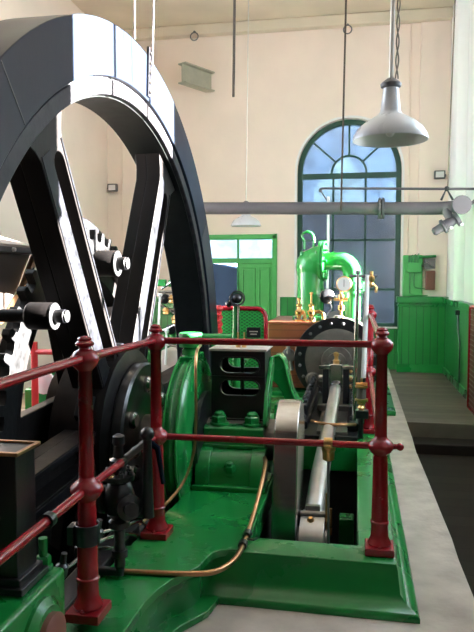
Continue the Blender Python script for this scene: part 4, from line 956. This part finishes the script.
for (x0_, z0_, x1_, z1_) in ((-2.3, .98, -1.95, .74), (-2.3, .62, -1.9, .80), (-2.25, 1.14, -2.0, 1.30), (-2.3, .5, -1.92, .44)):
    MB().tube([(x0_, 7.46, z0_), (x1_, 7.46, z1_)], .016, 8).build('link_rod', M['steel'], vg)
for (x, z) in ((-2.25, 1.20), (-2.03, .60), (-2.22, .55)):
    MB().box(x-.05, x+.05, 7.43, 7.5, z-.03, z+.05).build('small_casting', M['green_lt'], vg, bevel=.01)
for (x, z) in ((-2.22, 1.02), (-2.0, 1.03), (-2.15, .66)):
    MB().lathe((x, 7.52, z), (0, -1, 0), [(.06, 0), (.06, .05), (.03, .06)], 16).build('roller', M['black'], vg)
MB().prism([(-2.3, -.1), (-1.9, -.1), (-1.86, .42), (-2.26, .42)], 'Y', 7.45, 7.8).build('stand_base', M['cream'], vg, bevel=.02)

# starting lever
sl = thing('starting_lever', 'upright green lever with a black knob behind the bearing', 'lever', (-.985, 5.4, 0))
MB().tube([(-.985, 5.4, .0), (-.987, 5.4, 1.06)], [.036, .028], 12).build('lever_bar', M['green_lt'], sl)
MB().tube([(-.962, 5.37, .62), (-.962, 5.37, 1.05)], .010, 8).build('latch_rod', M['steel'], sl)
MB().ball((-.975, 5.38, 1.105), .044, 18).ball((-1.045, 5.38, 1.06), .028, 12).tube([(-1.04, 5.38, 1.06), (-.975, 5.38, 1.10)], .015, 8).ring((-.975, 5.38, 1.105), (.3, -1, .2), .05, .065, -.02, .02, 20).build('knob', M['black'], sl)

# mesh guard behind
mgd = thing('mesh_guard', 'red tubular guard frame with green diamond mesh in front of the door', 'guard', (-1.3, 7.0, FZ))
fp = [(-1.72, 7.0, .94), (-1.05, 7.0, .94)]+[(-1.05+.09*math.sin(math.radians(a_)), 7.0, .85+.09*math.cos(math.radians(a_))) for a_ in (20, 40, 60, 80)]+[(-.955, 7.0, .80), (-.955, 7.0, .002)]
MB().tube(fp, .024, 12).build('frame', M['red'], mgd)
MB().box(-1.70, -.97, 7.0, 7.012, .02, .92).build('mesh_panel', M['mesh'], mgd, smooth=False)
pq = MB().box(-1.16, -1.01, 6.975, 6.99, .63, .74).build('plaque', M['black'], mgd, bevel=.006)
MB().box(-1.13, -1.04, 6.970, 6.975, .69, .70).box(-1.12, -1.05, 6.970, 6.975, .66, .672).build('plaque_lines', M['cream'], pq)
bp_ = thing('barley_post', 'bright red twisted post standing left of the mesh guard', 'post', (-1.445, 6.85, FZ))
pts = []
MB().tube([(-1.445, 6.85, 0.001), (-1.445, 6.85, .93)], .035, 14).build('core', M['red_lt'], bp_)
for j in (0, 1):
    MB().tube([(-1.445+.036*math.cos(t*.5+j*PI), 6.85+.036*math.sin(t*.5+j*PI), .05+.0115*t) for t in range(75)], .013, 6).build('twist', M['red_lt'], bp_)
MB().lathe((-1.445, 6.85, .92), (0, 0, 1), [(.045, 0), (.055, .02), (.05, .04), (.03, .06)], 16).build('cap', M['red_lt'], bp_)
# mesh gate at the right edge
gt = thing('mesh_gate', 'dark red mesh gate leaning against the right wall panelling', 'gate', (1.32, 7.7, FZ))
gx = RX-.11
gp_ = [(gx, 7.2, FZ+.012), (gx, 7.2, .93), (gx, 8.05, .93), (gx, 8.05, FZ+.012)]
MB().tube(gp_, .022, 10, True).build('frame', M['red'], gt)
s = MB()
for k in range(15): s.tube([(gx, 7.24+.055*k, FZ+.03), (gx, 7.24+.055*k, .92)], .005, 6)
for k in range(20): s.tube([(gx, 7.21, FZ+.06+.058*k), (gx, 8.04, FZ+.06+.058*k)], .005, 6)
s.build('wire_mesh', M['brick'], gt)

# ------------------------------------------------------------------ light
w = bpy.data.worlds.new('World'); sc.world = w; w.use_nodes = True
bg = w.node_tree.nodes['Background']; bg.inputs[0].default_value = (.72, .86, 1.0, 1); bg.inputs[1].default_value = 7.5
sun = bpy.data.lights.new('sun', 'SUN'); so = bpy.data.objects.new('sun', sun); C.objects.link(so)
sun.energy = 230; sun.color = (1.0, .96, .90); sun.angle = math.radians(.55)
d = Vector((-1, -.12, -.2)).normalized()
so.rotation_euler = d.to_track_quat('-Z', 'Y').to_euler()
def portal(name, loc, rot, sx, sy):
    l = bpy.data.lights.new(name, 'AREA'); l.shape = 'RECTANGLE'; l.size = sx; l.size_y = sy; l.cycles.is_portal = True
    o = bpy.data.objects.new(name, l); C.objects.link(o); o.location = loc; o.rotation_euler = rot
for i, (y0, y1, z0, z1) in enumerate(wl_added):
    portal('portal', (LX-.31, (y0+y1)/2, (z0+z1)/2), (0, math.radians(-90), 0), z1-z0, y1-y0)
for i, (y0, y1, z0, z1) in enumerate((w1, w2)):
    portal('portal', (RX+WT+.01, (y0+y1)/2, (z0+z1)/2), (0, math.radians(90), 0), z1-z0, y1-y0)
portal('portal', (wc, BY+.43, 2.1), (math.radians(-90), 0, 0), 1.7, 3.5)

for o in bpy.data.objects:
    if '_w' in o: del o['_w']
sc.view_settings.view_transform = 'Standard'; sc.view_settings.look = 'None'
sc.view_settings.exposure = 0.75; sc.view_settings.gamma = 1; sc.view_settings.use_curve_mapping = False
sc.cycles.max_bounces = 10; sc.cycles.diffuse_bounces = 6; sc.cycles.glossy_bounces = 4; sc.cycles.transparent_max_bounces = 8
sc.cycles.sample_clamp_indirect = 8; sc.cycles.use_denoising = True
sc.cycles.caustics_reflective = False; sc.cycles.caustics_refractive = False
